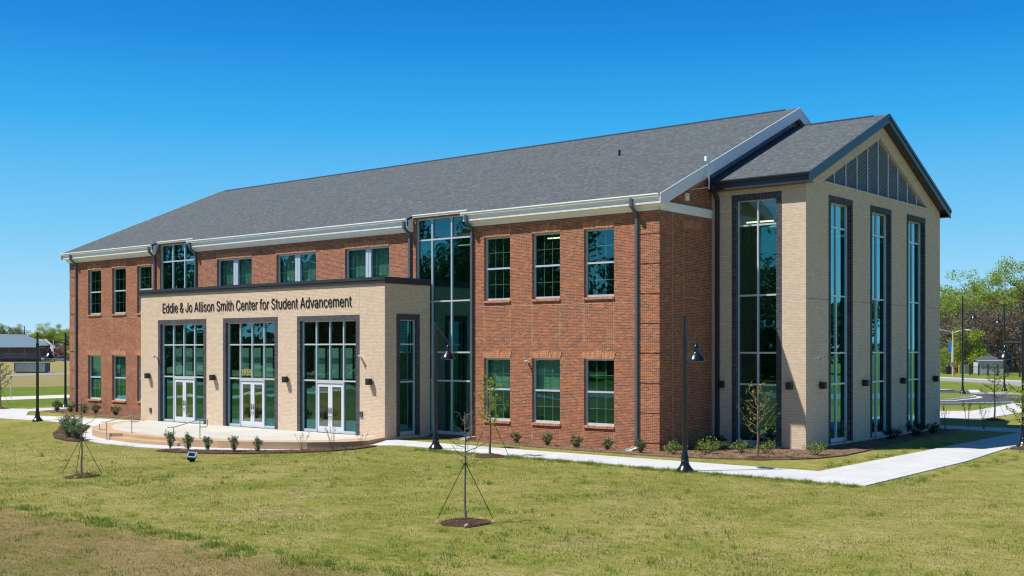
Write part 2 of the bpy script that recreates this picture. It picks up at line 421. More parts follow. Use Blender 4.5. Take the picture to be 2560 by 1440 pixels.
def link(name, me, parent=None, loc=None, rz=0.0):
    o = bpy.data.objects.new(name, me)
    COL.objects.link(o)
    if parent: o.parent = parent
    if loc is not None: o.location = loc
    if rz: o.rotation_euler = (0, 0, rz)
    return o
def tag(o, label, cat, group=None):
    o['label'] = label; o['category'] = cat
    if group: o['group'] = group
    return o
def empty(name, loc, label, cat, group=None, rz=0.0):
    o = bpy.data.objects.new(name, None); COL.objects.link(o)
    o.location = loc; o.rotation_euler = (0, 0, rz); o.empty_display_size = 0.3
    return tag(o, label, cat, group)
def struct(o, kind='structure'):
    o['kind'] = kind; return o
def copy_thing(root, loc, rz=0.0, label=None, scale=1.0):
    r = root.copy(); COL.objects.link(r); r.location = loc; r.rotation_euler = (0, 0, rz); r.scale = (scale,) * 3
    if label: r['label'] = label
    for ch in root.children:
        c = ch.copy(); COL.objects.link(c); c.parent = r
        for g in ch.children:
            d = g.copy(); COL.objects.link(d); d.parent = c
    return r
def sstep(a):
    a = np.clip(a, 0, 1); return a * a * (3 - 2 * a)
def gz(x, y):
    x = np.asarray(x, float); y = np.asarray(y, float)
    return -0.15 - 0.2 * sstep((-8.65 - x) / 6.2) * sstep((-1.9 - y) / 4.9) * sstep((x + 130) / 60) * sstep((y + 400) / 300) - 0.25 * np.clip((-10 - y) / 18, 0, 1) * sstep((y + 400) / 300) * sstep((x + 130) / 60)
def g1(x, y): return float(gz(x, y))
# ================================================================== the brick building
BX0, BD, ZT = -47.24, 25.12, 10.11            # left end, depth, top of the front brickwork
SL = 0.4335
RX = 0.33                                       # rake overhang at the right gable
def roofz(y): return 10.70 + SL * (min(y, BD - y) + 0.36)
RIDGE = roofz(BD / 2)
TX, TY0, TY1 = 4.535, 4.37, 20.755              # gabled wing
TMID = (TY0 + TY1) / 2
TSL = 0.435
def troofz(y): return 11.66 + TSL * (min(y, 2 * TMID - y) - 3.99)
EX0, EX1, EY, EZ = -33.75, -13.265, -3.10, 7.29  # tan entrance block
B = empty('campus_building', (0, 0, 0), 'large red brick building with grey shingle roof, tan entrance block and gabled tan wing', 'building')

def wall(mb, P, u0, u1, v0, v1, ops, depth, mi=0, rmi=None):
    us = sorted({u0, u1, *[o[0] for o in ops], *[o[1] for o in ops]}); vs_ = sorted({v0, v1, *[o[2] for o in ops], *[o[3] for o in ops]})
    us = [u for u in us if u0 <= u <= u1]; vs_ = [v for v in vs_ if v0 <= v <= v1]
    for a, b in zip(us, us[1:]):
        for c, d in zip(vs_, vs_[1:]):
            mu, mv = (a + b) / 2, (c + d) / 2
            if any(o[0] < mu < o[1] and o[2] < mv < o[3] for o in ops): continue
            mb.quad(P(a, c, 0), P(b, c, 0), P(b, d, 0), P(a, d, 0), mi)
    for (a, b, c, d) in ops:
        r = mi if rmi is None else rmi
        d = min(d, v1); c = max(c, v0)
        mb.quad(P(a, c, 0), P(a, d, 0), P(a, d, depth), P(a, c, depth), r)
        mb.quad(P(b, c, 0), P(b, d, 0), P(b, d, depth), P(b, c, depth), r)
        mb.quad(P(a, d, 0), P(b, d, 0), P(b, d, depth), P(a, d, depth), r)
        mb.quad(P(a, c, 0), P(b, c, 0), P(b, c, depth), P(a, c, depth), r)
PF = lambda y0: (lambda u, v, d: (u, y0 + d, v))         # wall facing -y
PX = lambda x0: (lambda u, v, d: (x0 - d, u, v))         # wall facing +x

W_UP = [(-44.93, -43.32), (-41.98, -40.37), (-39.06, -37.45), (-9.74, -8.14), (-6.83, -5.23), (-3.90, -2.30)]
PAIRS = [(-30.66, -27.37), (-25.15, -21.80), (-19.48, -16.15)]
CW1, CW2 = (-36.55, -32.85), (-14.26, -10.62)
UPZ, LOZ, PRZ = (6.46, 9.455), (0.82, 3.755), (7.80, 9.455)
CWT = 10.63
ops = [(a, b, *UPZ) for a, b in W_UP] + [(a, b, *LOZ) for a, b in W_UP] + [(a, b, *PRZ) for a, b in PAIRS] + [(*CW1, 0.0, CWT), (*CW2, 0.0, CWT)]
mb = MB()
wall(mb, PF(0), BX0, 0, -0.5, 10.72, ops, 0.30)
# right end wall with its gable, left end wall, back wall
gz0 = -0.5
mb.add([(0, 0, gz0), (0, BD, gz0), (0, BD, 10.7), (0, BD / 2, RIDGE - 0.2), (0, 0, 10.7)], [(0, 1, 2, 3, 4)])
mb.add([(BX0, 0, gz0), (BX0, BD, gz0), (BX0, BD, 10.7), (BX0, BD / 2, RIDGE - 0.2), (BX0, 0, 10.7)], [(0, 1, 2, 3, 4)])
mb.quad((BX0, BD, gz0), (0, BD, gz0), (0, BD, 10.7), (BX0, BD, 10.7))
# quoin blocks on both front corners: shallow panels parted by recessed courses
zq = [0.185 + 1.265 * i for i in range(8)]
edges = [-0.5] + zq + [10.11]
for a, b in zip(edges, edges[1:]):
    z0, z1 = a + (0.034 if a > -0.4 else 0), b - 0.034
    if z1 - z0 < 0.05: continue
    mb.box(-0.92, 0.028, -0.028, 0.02, z0, z1); mb.box(-0.02, 0.0275, 0.02, 0.92, z0, z1)
    mb.box(BX0 - 0.028, BX0 + 0.92, -0.028, 0.02, z0, z1); mb.box(BX0 - 0.0275, BX0 + 0.02, 0.02, 0.92, z0, z1)
# sealant joints beside the windows, and the thin flashing line under the upper sills
for a, b in W_UP:
    for x in (a, b):
        mb.box(x - 0.008, x + 0.008, -0.003, 0.02, 4.33, 6.30, 1)
        mb.box(x - 0.008, x + 0.008, -0.003, 0.02, -0.3, 0.72, 1)
        mb.box(x - 0.008, x + 0.008, -0.003, 0.02, 9.98, 10.11, 1)
for a, b in PAIRS:
    for x in (a, b): mb.box(x - 0.008, x + 0.008, -0.003, 0.02, 9.98, 10.11, 1)
mb.box(-1.02, -1.00, -0.003, 0.02, -0.3, 10.1, 1)
for y in (1.05, 1.98, 3.35): mb.box(-0.02, 0.003, y - 0.008, y + 0.008, -0.3, 10.1, 1)
mb.box(CW2[1] + 0.15, -0.93, -0.004, 0.02, 6.165, 6.178, 2); mb.box(BX0 + 0.93, -37.2, -0.004, 0.02, 6.165, 6.178, 2)
# blind arch and sill outlined on the end wall
def arch(mb, a, b, z, mi, P):
    n = 10
    t, k = 0.29, 0.10
    vs = []
    def pr(poly):
        m = len(poly)
        f = [P(u, v, -0.018) for u, v in poly] + [P(u, v, 0.01) for u, v in poly]
        mb.add(f, [tuple(range(m)), tuple(range(m, 2 * m))[::-1]] + [(i, (i + 1) % m, m + (i + 1) % m, m + i) for i in range(m)], mi)
    c = (a + b) / 2
    pr([(a, z), (b, z), (b + 0.11, z + t), (a - 0.11, z + t)])
    P2 = lambda u, v, d: P(u, v, d - 0.012)
    f = [(c - 0.14, z + 0.003), (c + 0.14, z + 0.003), (c + 0.19, z + t + 0.10), (c - 0.19, z + t + 0.10)]
    g = [P2(u, v, -0.018) for u, v in f] + [P2(u, v, 0.02) for u, v in f]
    mb.add(g, [(0, 1, 2, 3), (7, 6, 5, 4), (0, 4, 5, 1), (1, 5, 6, 2), (2, 6, 7, 3), (3, 7, 4, 0)], mi)
for z in (9.455, 3.755): arch(mb, 1.95, 3.38, z, 3, PX(0))
for z in (6.46, 0.82): mb.box(-0.01, 0.02, 1.95, 3.38, z - 0.1, z, 3)
mb.build('brick_wall', [M['brick'], M['caulk'], M['caulkgrey'], M['soldier']], B)

# ---- roof
mb = MB()
rx0, rx1 = BX0 - RX, RX
ex = 0.10
def slab(mb, x0, x1, ya, yb, rz_, th=0.10, mi=0):
    mb.xprism([(ya, rz_(ya)), (yb, rz_(yb)), (yb, rz_(yb) - th), (ya, rz_(ya) - th)], x0, x1, mi)
yb_ = BD / 2
YE, YC = -0.44, 0.02
NL, NR = (-36.75, -32.95), (-14.44, -10.75)      # stretches where the eave is cut back over the tall glazing
for a, b, y in ((rx0, NL[0], YE), (NL[0], NL[1], YC), (NL[1], NR[0], YE), (NR[0], NR[1], YC), (NR[1], rx1, YE)):
    mb.xprism([(y, roofz(y)), (yb_, RIDGE), (yb_, RIDGE - 0.12), (y, roofz(y) - 0.12)], a, b)
mb.xprism([(BD - YE, roofz(YE)), (yb_, RIDGE), (yb_, RIDGE - 0.12), (BD - YE, roofz(YE) - 0.12)], rx0, rx1)
ro = mb.build('shingle_roof', M['shingle'], B)
mb = MB(); mb.xprism([(yb_ - 0.16, RIDGE - 0.055), (yb_, RIDGE + 0.045), (yb_ + 0.16, RIDGE - 0.055), (yb_, RIDGE + 0.005)], rx0 + 0.6, rx1 - 0.75)
mb.build('ridge_vent', M['bronze'], ro)
mb = MB(); vy = 7.2; vx = -6.9; mb.lathe([(0.06, -0.1), (0.06, 0.26), (0.07, 0.26), (0.07, 0.29)], (vx, vy, roofz(vy)), 12)
mb.build('vent_pipe', M['mattblack'], ro)

# ---- cornice, gutters, rakes
def cornice(x0, x1, name='cornice'):
    mb = MB()
    mb.box(x0, x1, -0.40, -0.355, 10.30, 10.60, 0)          # fascia board
    mb.box(x0, x1, -0.395, 0.0, 10.265, 10.298, 1)          # soffit
    mb.xprism([(-0.03, 10.262), (-0.19, 10.262), (-0.10, 10.17), (-0.035, 10.155)], x0, x1, 1)   # crown moulding
    mb.box(x0, x1, -0.031, 0.01, 10.03, 10.26, 1)           # frieze board
    mb.xprism([(-0.40, 10.30), (0.3, 10.30), (0.3, 10.85), (-0.40, 10.60)], x0, x0 + 0.03, 2)
    mb.xprism([(-0.40, 10.30), (0.3, 10.30), (0.3, 10.85), (-0.40, 10.60)], x1 - 0.03, x1, 2)
    return mb.build(name, [M['white'], M['cream'], M['greytrim']], B)
def gutter(x0, x1, y, z, name='gutter'):
    mb = MB()
    mb.xprism([(y, z), (y - 0.14, z), (y - 0.14, z - 0.045), (y - 0.11, z - 0.065), (y - 0.10, z - 0.135), (y, z - 0.135)], x0, x1)
    return mb.build(name, M['white'], B)
for a, b in ((rx0, NL[0]), (NL[1], NR[0]), (NR[1], 0.32)):
    cornice(a + (0.0 if a > -40 else 0.02), b); gutter(a - (0.1 if a < -40 else 0.05), b + (0.0 if b < 0 else -0.06), -0.402, roofz(YE) - 0.005)
for a, b in (NL, NR):
    gutter(a + 0.05, b + 0.05, 0.01, roofz(YC) - 0.01)
    mb = MB(); mb.box(a, b, 0.012, 0.06, 10.635, roofz(YC) - 0.15); mb.build('fascia', M['white'], B)
# white frieze band and gable rakes on the right end
mb = MB()
mb.box(0.0, 0.04, -0.031, 4.365, 10.03, 10.20, 0); mb.box(0.0, 0.075, -0.20, 4.365, 10.203, 10.40, 0)
mb.xprism([(-0.18, 10.403), (4.36, 10.403), (4.36, 10.46), (-0.18, 10.43)], 0.0, 0.05, 1)
mb.build('frieze_band', [M['white'], M['flash']], B)
for xa, xb, nm in ((RX + 0.003, RX + 0.04, 'rake_board'), (BX0 - RX - 0.04, BX0 - RX - 0.003, 'rake_board')):
    mb = MB()
    for s in (0, 1):
        f = (lambda y: y) if s == 0 else (lambda y: BD - y)
        mb.xprism([(f(-0.50), roofz(-0.5) - 0.02), (f(yb_), RIDGE - 0.015), (f(yb_), RIDGE - 0.54), (f(-0.06), 10.26), (f(-0.50), 10.24)], xa, xb)
        o = 0.018 if xa > 0 else -0.018
        mb.xprism([(f(-0.50), roofz(-0.5) + 0.005), (f(yb_), RIDGE + 0.01), (f(yb_), RIDGE - 0.13), (f(-0.50), roofz(-0.5) - 0.13)], xa + o, xb + o)
    mb.build(nm, M['greytrim'], B)
    mb = MB()                                     # soffit under the rake
    xs_ = (0.0, RX) if xa > 0 else (BX0 - RX, BX0)
    for s in (0, 1):
        f = (lambda y: y) if s == 0 else (lambda y: BD - y)
        mb.xprism([(f(-0.30), roofz(-0.30) - 0.30), (f(yb_), RIDGE - 0.30), (f(yb_), RIDGE - 0.34), (f(-0.30), roofz(-0.30) - 0.34)], xs_[0], xs_[1])
    mb.build('rake_soffit', M['greytrim'], B)

# ---- downspouts
def downspout(pts, name='downspout', w=0.065, m='slate'):
    mb = MB()
    for (p, q) in zip(pts, pts[1:]):
        p, q = Vector(p), Vector(q); d = (q - p); L = d.length; d.normalize()
        side = Vector((1, 0, 0)) if abs(d.x) < 0.7 else Vector((0, 1, 0))
        side = (side - d * side.dot(d)).normalized(); o = d.cross(side)
        mb.obox((p + q) / 2, side * w, o * (w * 0.75), d * (L / 2 + 0.03))
    return mb.build(name, M[m], B)
for x, zb in ((-46.36, -0.1), (-37.02, 7.33), (-32.69, 7.33), (-14.62, 7.33), (-10.46, -0.1), (-1.09, -0.05)):
    sx = -0.0
    d = downspout([(x - 0.02, -0.47, 10.52), (x - 0.02, -0.47, 10.24), (x, -0.075, 9.90), (x, -0.075, zb)])
    for z in (9.2, 5.6, 2.0):
        if z > zb:
            mb = MB(); mb.box(x - 0.085, x + 0.085, -0.13, -0.012, z, z + 0.03); mb.build('strap', M['slate'], d)
downspout([(-36.62, -0.06, 10.62), (-36.62, -0.075, 10.28), (-36.94, -0.075, 9.98)], w=0.05)
downspout([(-10.86, -0.06, 10.62), (-10.80, -0.075, 10.25), (-10.5, -0.075, 10.02)], w=0.05)
downspout([(0.40, 3.86, 11.45), (0.36, 3.98, 11.15), (0.34, 4.28, 10.85), (0.34, 4.28, -0.1)], w=0.085, m='bronze')

# ---- windows
RP = random.Random(19)
def pane(mb, x0, x1, z0, z1, y):              # every pane sits at its own very slight tilt, as glazing does
    tx, tz = RP.uniform(-0.0035, 0.0035) * (x1 - x0), RP.uniform(-0.0035, 0.0035) * (z1 - z0) * 0.5
    mb.quad((x0, y - tx - tz, z0), (x1, y + tx - tz, z0), (x1, y + tx + tz, z1), (x0, y - tx + tz, z1))
def bars(mb, xs, zs, x0, x1, z0, z1, ya, yb, w):
    for x in xs: mb.box(x - w, x + w, ya, yb, z0, z1)
    for z in zs: mb.box(x0, x1, ya + 0.003, yb - 0.003, z - w, z + w)
def sill_brick(a, b, z, par):
    mb = MB(); mb.xprism([(-0.07, z - 0.115), (-0.07, z - 0.02), (0.16, z + 0.002), (0.16, z - 0.115)], a - 0.015, b + 0.015)
    mb.build('brick_sill', M['soldier'], par)
def arch_brick(a, b, z, par):
    mb = MB(); arch(mb, a, b, z, 0, PF(0)); mb.build('brick_arch', M['soldier'], par)
def frame_rect(mb, a, b, c, d, ya, yb, w, bot=None):
    bot = bot or w
    mb.box(a, a + w, ya, yb, c, d); mb.box(b - w, b, ya, yb, c, d)
    mb.box(a + w, b - w, ya + 0.002, yb, d - w, d); mb.box(a + w, b - w, ya + 0.002, yb, c, c + bot)
def make_window(a, b, c, d, shade=None, sill=True, seed=0):
    mb = MB(); ya, yb = 0.13, 0.24
    frame_rect(mb, a, b, c, d, ya, yb, 0.085, 0.10)
    zm = (c + d) / 2
    mb.box(a + 0.085, b - 0.085, ya - 0.01, yb, zm - 0.04, zm + 0.04)
    fr = mb.build('window', M['alu'], B)
    mb = MB(); pane(mb, a + 0.08, b - 0.08, c + 0.09, zm - 0.035, 0.185); pane(mb, a + 0.08, b - 0.08, zm + 0.035, d - 0.08, 0.180)
    mb.build('pane', M['glass'], fr)
    mb = MB(); w3 = (b - a - 0.17) / 3
    xs = [a + 0.085 + w3, a + 0.085 + 2 * w3]
    bars(mb, xs, [(c + zm) / 2, (zm + d) / 2], a + 0.085, b - 0.085, c + 0.1, d - 0.085, 0.192, 0.204, 0.013)
    mb.build('grille', M['muntin'], fr)
    if shade is not None:
        mb = MB(); mb.box(a - 0.05, b + 0.05, 0.42, 0.43, max(c, shade), d + 0.05)
        mb.build('window_shade', M['blind'], fr)
    if sill: sill_brick(a, b, c, fr)
    arch_brick(a, b, d, fr)
    return fr
for i, (a, b) in enumerate(W_UP):
    make_window(a, b, *UPZ)
    make_window(a, b, *LOZ, shade={0: 2.25, 1: 2.25, 2: 2.25, 3: 2.25, 4: 2.25, 5: None}[i])
for a, b in PAIRS:
    c, d = PRZ; mb = MB(); ya, yb = 0.13, 0.24
    xm = (a + b) / 2
    frame_rect(mb, a, b, c, d, ya, yb, 0.085, 0.10); mb.box(xm - 0.20, xm + 0.20, ya - 0.015, yb, c + 0.1, d - 0.085)
    mb.box(xm - 0.012, xm + 0.012, ya - 0.03, ya, c + 0.1, d - 0.085)
    fr = mb.build('window', M['alu'], B)
    mb = MB(); pane(mb, a + 0.08, xm - 0.19, c + 0.09, d - 0.08, 0.18); pane(mb, xm + 0.19, b - 0.08, c + 0.09, d - 0.08, 0.183)
    mb.build('pane', M['glass'], fr)
    mb = MB()
    for x0, x1 in ((a + 0.085, xm - 0.2), (xm + 0.2, b - 0.085)):
        bars(mb, [x0 + (x1 - x0) * k / 4 for k in (1, 2, 3)], [(c + d) / 2 - 0.2], x0, x1, c + 0.1, d - 0.085, 0.192, 0.204, 0.012)
    mb.build('grille', M['muntin'], fr)
    mb = MB(); mb.box(a - 0.05, b + 0.05, 0.44, 0.45, c, d + 0.05); mb.build('window_shade', M['blind'], fr)
    arch_brick(a, b, d, fr)
# ---- tall glazing beside the entrance block
def glazing(a, b, c, d, xs, zs, y, name='tall_window', w=0.05, dy=0.13, skip=None):
    mb = MB()
    frame_rect(mb, a, b, c, d, y - dy / 2, y + dy / 2, w, 0.16)
    bars(mb, xs, zs, a + w, b - w, c + 0.16, d - w, y - dy / 2 - 0.004, y + dy / 2, w * 0.75)
    fr = mb.build(name, M['alu'], B)
    mb = MB(); k = 0
    gx = [a + w] + list(xs) + [b - w]; gzs = [c + 0.1] + list(zs) + [d - w]
    for i in range(len(gx) - 1):
        for j in range(len(gzs) - 1):
            if skip and skip(i, j): continue
            k += 1
            pane(mb, gx[i], gx[i + 1], gzs[j], gzs[j + 1], y + 0.0007 * (k % 5))
    mb.build('pane', M['glass'], fr)
    return fr
f1 = glazing(*CW1, 0.0, CWT, [-35.30, -34.06], [9.58, 6.52, 4.01, 2.62], 0.17)
f2 = glazing(*CW2, 0.0, CWT, [-13.24, -11.94], [9.58, 6.52, 4.01, 2.62], 0.17)
mb = MB(); mb.box(-13.2, -10.66, 0.45, 0.46, 2.75, 4.25); mb.build('window_shade', M['blind'], f2)
mb = MB(); mb.box(-35.25, -34.1, 0.9, 0.91, 8.1, 9.6); mb.build('window_shade', M['blind'], f1)

# ---- tan entrance block
PO = [(-31.97, -27.35), (-25.81, -21.19), (-19.63, -15.02)]
SW = 0.235
OP = [(a + SW, b - SW, -0.5, 5.60) for a, b in PO]
mb = MB()
wall(mb, PF(EY), EX0, EX1, -0.5, EZ, OP, 0.26, 0, 1)
SOP = (-2.11, -0.97, 0.02, 5.60)
wall(mb, PX(EX1), EY, -0.01, -0.5, EZ, [SOP], 0.22, 0, 1)
mb.quad((EX0, EY, -0.5), (EX0, 0, -0.5), (EX0, 0, EZ), (EX0, EY, EZ))
for x in [v for o in PO for v in o]:
    mb.box(x - 0.006, x + 0.006, EY - 0.003, EY + 0.02, 5.86, EZ, 2)
mb.build('tan_brick_wall', [M['tan'], M['dark'], M['caulk']], B)
def surround_y(a, b, w, y, z, zt):
    mb = MB(); mb.box(a, a + w, y - 0.02, y + 0.02, -0.02, z, 0); mb.box(b - w, b, y - 0.02, y + 0.02, -0.02, z, 0); mb.box(a, b, y - 0.021, y + 0.02, z, zt, 1)
    mb.build('charcoal_brick_surround', [M['dark'], M['darksold']], B)
def surround_x(a, b, w, x, z, zt):
    mb = MB(); mb.box(x - 0.02, x + 0.02, a, a + w, -0.02, z, 0); mb.box(x - 0.02, x + 0.02, b - w, b, -0.02, z, 0); mb.box(x - 0.02, x + 0.021, a, b, z, zt, 1)
    mb.build('charcoal_brick_surround', [M['dark'], M['darksold']], B)
for a, b in PO: surround_y(a, b, SW, EY, 5.58, 5.83)
surround_x(-2.336, -0.749, 0.226, EX1, 5.58, 5.86)
mb = MB()
mb.box(EX0 - 0.07, EX1 + 0.07, EY - 0.07, EY + 0.35, EZ, 7.46); mb.box(EX0 - 0.10, EX1 + 0.10, EY - 0.10, EY + 0.38, 7.46, 7.605)
mb.box(EX1 - 0.35, EX1 + 0.068, EY + 0.351, -0.02, EZ, 7.458); mb.box(EX1 - 0.38, EX1 + 0.098, EY + 0.381, -0.02, 7.461, 7.603)
mb.box(EX0 - 0.07, EX0 + 0.35, EY + 0.351, -0.02, EZ, 7.458); mb.box(EX0 - 0.10, EX0 + 0.38, EY + 0.381, -0.02, 7.461, 7.603)
mb.build('parapet_cap', M['bronze'], B)
mb = MB(); mb.box(EX0 + 0.3, EX1 - 0.3, EY + 0.3, -0.02, 7.0, 7.28); mb.build('flat_roof', M['flash'], B)
# entrance glazing with pairs of doors
def door_leaf(x0, x1, z0, z1, y, hs):
    mb = MB(); st = 0.145
    mb.box(x0, x0 + st, y - 0.03, y + 0.025, z0, z1); mb.box(x1 - st, x1, y - 0.03, y + 0.025, z0, z1)
    mb.box(x0 + st, x1 - st, y - 0.03, y + 0.025, z1 - 0.15, z1); mb.box(x0 + st, x1 - st, y - 0.03, y + 0.025, z0, z0 + 0.30)
    d = mb.build('entrance_door', M['door'], B)
    mb = MB(); pane(mb, x0 + st - 0.005, x1 - st + 0.005, z0 + 0.29, z1 - 0.14, y); mb.build('door_glass', M['doorglass'], d)
    mb = MB(); hx = x1 - 0.075 if hs > 0 else x0 + 0.075
    mb.box(hx - 0.03, hx + 0.03, y - 0.04, y - 0.028, 0.96, 1.26, 0)
    mb.tube([(hx, y - 0.032, 1.22), (hx, y - 0.085, 1.22), (hx, y - 0.085, 0.98), (hx, y - 0.032, 0.98)], 0.012, 6, 1)
    mb.lathe([(0.03, 0), (0.03, 0.05)], (hx, y - 0.055, 0.80), 8, 1); mb.tube([(hx, y - 0.04, 0.78), (hx, y - 0.07, 0.72), (hx, y - 0.07, 0.62)], 0.012, 6, 1)
    mb.build('door_handle', [M['brass'], M['steel']], d)
for i, (a, b, c, d) in enumerate(OP):
    y = EY + 0.20; c = 0.0; w = 0.05
    q = (b - a - 2 * w) / 4
    X = [a + w + q * k for k in range(5)]
    zs = [2.59, 4.40]
    mb = MB()
    mb.box(a, a + w, y - 0.06, y + 0.06, c, d); mb.box(b - w, b, y - 0.06, y + 0.06, c, d)
    mb.box(a + w, b - w, y - 0.058, y + 0.06, d - 0.07, d)
    for k in (1, 3): mb.box(X[k] - 0.035, X[k] + 0.035, y - 0.064, y + 0.06, c, d - 0.07)
    mb.box(X[2] - 0.033, X[2] + 0.033, y - 0.064, y + 0.06, 2.60, d - 0.07)
    for z in zs: mb.box(a + w, b - w, y - 0.061, y + 0.057, z - 0.037, z + 0.037)
    for x0, x1 in ((a + w, X[1]), (X[3], b - w)): mb.box(x0, x1, y - 0.063, y + 0.055, c, 0.14)
    mb.box(X[1], X[3], y - 0.065, y + 0.05, 2.46, 2.56)
    fr = mb.build('entrance_window', M['alu'], B)
    mb = MB(); k2 = 0
    for k in range(4):
        for z0, z1 in ((0.12, 2.56), (2.62, 4.37), (4.43, d - 0.06)):
            if k in (1, 2) and z0 < 1: continue
            k2 += 1; pane(mb, X[k], X[k + 1], z0, z1, y + 0.0007 * (k2 % 5))
    mb.build('pane', M['glass'], fr)
    mb = MB()
    for k in range(4): mb.box(X[k] + 0.27, X[k + 1] + 0.12, EY + 0.62, EY + 0.63, 2.70, 4.22)
    mb.build('window_shade', M['blind'], fr)
    door_leaf(X[1] + 0.04, X[2] - 0.006, 0.015, 2.44, y, 1); door_leaf(X[2] + 0.006, X[3] - 0.04, 0.015, 2.44, y, -1)
# side window of the entrance block (faces +x)
def glazing_x(y0, y1, c, d, ys, zs, x, w=0.05, name='tall_window'):
    mb = MB(); dx = 0.06
    mb.box(x - dx, x + dx, y0, y0 + w, c, d); mb.box(x - dx, x + dx, y1 - w, y1, c, d)
    mb.box(x - dx, x + dx - 0.002, y0 + w, y1 - w, d - 0.06, d); mb.box(x - dx, x + dx - 0.002, y0 + w, y1 - w, c, c + 0.17)
    for y in ys: mb.box(x - dx, x + dx + 0.004, y - 0.035, y + 0.035, c + 0.17, d - 0.06)
    for z in zs: mb.box(x - dx + 0.003, x + dx + 0.001, y0 + w, y1 - w, z - 0.037, z + 0.037)
    fr = mb.build(name, M['alu'], B)
    mb = MB(); gy = [y0 + w] + list(ys) + [y1 - w]; gq = [c + 0.1] + list(zs) + [d - w]; k = 0
    for i in range(len(gy) - 1):
        for j in range(len(gq) - 1):
            k += 1; xx = x - 0.0007 * (k % 5)
            mb.quad((xx, gy[i], gq[j]), (xx, gy[i + 1], gq[j]), (xx, gy[i + 1], gq[j + 1]), (xx, gy[i], gq[j + 1]))
    mb.build('pane', M['glass'], fr)
    return fr
glazing_x(-2.11, -0.97, 0.02, 5.60, [], [2.59, 4.40], EX1 - 0.17)

# ---- tan gabled wing
mb = MB()
FO = (1.27, 3.17, 0.0, 10.72)
wall(mb, PF(TY0), 0.0, TX, -0.5, 11.6, [FO], 0.22, 0, 1)
TW = [(6.638, 9.236), (11.29, 13.88), (15.94, 18.53)]
SWT = 0.20
SO = [(a + SWT, b - SWT, 0.0, 10.70) for a, b in TW]
wall(mb, PX(TX), TY0, TY1, -0.5, 11.2, SO, 0.32, 0, 1)
# gable field with a triangular louvre opening
LA, LB, LZ = 6.20, 18.78, 11.53
LH = (LB - LA) / 2 * TSL
G = lambda y: troofz(y) - 0.12
o = [(TY0, 11.2), (TY1, 11.2), (TY1, G(TY1)), (TMID, G(TMID)), (TY0, G(TY0))]
i3 = [(LA, LZ), (LB, LZ), (TMID, LZ + LH)]
px = lambda p, d=0: (TX - d, p[0], p[1])
mb.add([px(o[0]), px(o[1]), px(i3[1]), px(i3[0])], [(0, 1, 2, 3)])
mb.add([px(o[1]), px(o[2]), px(o[3]), px(i3[2]), px(i3[1])], [(0, 1, 2, 3, 4)])
mb.add([px(o[0]), px(i3[0]), px(i3[2]), px(o[3]), px(o[4])], [(0, 1, 2, 3, 4)])
for p, q in ((i3[0], i3[1]), (i3[1], i3[2]), (i3[2], i3[0])):
    mb.quad(px(p), px(q), px(q, 0.30), px(p, 0.30))
mb.quad((0, TY1, -0.5), (TX, TY1, -0.5), (TX, TY1, 11.6), (0, TY1, 11.6))
# projecting band round the louvre, and a thin control joint at mid height
mb.box(TX - 0.01, TX + 0.03, LA - 0.02, LB + 0.02, LZ - 0.14, LZ - 0.012)
mb.box(0.06, 1.02, TY0 - 0.003, TY0 + 0.02, 6.33, 6.345, 2); mb.box(3.42, TX - 0.004, TY0 - 0.003, TY0 + 0.02, 6.33, 6.345, 2)
for a, b in ((TY0 + 0.004, 6.63), (9.24, 11.28), (13.89, 15.93), (18.54, TY1 - 0.01)): mb.box(TX - 0.02, TX + 0.003, a, b, 6.33, 6.345, 3)
mb.build('tan_brick_wall', [M['tan'], M['dark'], M['caulkgrey'], M['darkrecess']], B)
surround_y(1.025, 3.412, 0.24, TY0, 10.70, 10.98)
for a, b in TW: surround_x(a, b, SWT, TX, 10.68, 10.955)
glazing(1.27, 3.17, 0.0, 10.72, [2.24], [9.61, 6.53, 4.01, 2.62], TY0 + 0.16)
for a, b, c, d in SO: glazing_x(a, b, c, d, [(a + b) / 2 - 0.05], [9.60, 6.55, 4.0, 2.61], TX - 0.235)
# roof of the wing
mb = MB()
for s in (0, 1):
    f = (lambda y: y) if s == 0 else (lambda y: 2 * TMID - y)
    mb.xprism([(f(3.95), troofz(3.95)), (f(TMID), troofz(TMID)), (f(TMID), troofz(TMID) - 0.11), (f(3.95), troofz(3.95) - 0.11)], 0.005, 4.90)
tr = mb.build('shingle_roof', M['shingle'], B)
mb = MB(); tz = troofz(TMID)
mb.xprism([(TMID - 0.16, tz - 0.055), (TMID, tz + 0.045), (TMID + 0.16, tz - 0.055), (TMID, tz + 0.005)], 0.5, 4.2); mb.build('ridge_vent', M['bronze'], tr)
mb = MB()
for s in (0, 1):
    f = (lambda y: y) if s == 0 else (lambda y: 2 * TMID - y)
    mb.xprism([(f(3.86), troofz(3.86) + 0.01), (f(TMID), tz + 0.012), (f(TMID), tz - 0.42), (f(4.02), troofz(4.02) - 0.44), (f(3.86), troofz(3.86) - 0.44)], 4.903, 4.945)
    mb.xprism([(f(3.84), troofz(3.84) + 0.02), (f(TMID), tz + 0.025), (f(TMID), tz - 0.14), (f(3.84), troofz(3.84) - 0.13)], 4.947, 4.985)
mb.build('rake_board', M['bronze'], B)
mb = MB()
for s in (0, 1):
    f = (lambda y: y) if s == 0 else (lambda y: 2 * TMID - y)
    mb.xprism([(f(4.0), troofz(4.0) - 0.36), (f(TMID), tz - 0.36), (f(TMID), tz - 0.40), (f(4.0), troofz(4.0) - 0.40)], TX + 0.003, 4.90)
mb.build('rake_soffit', M['bronze'], B)
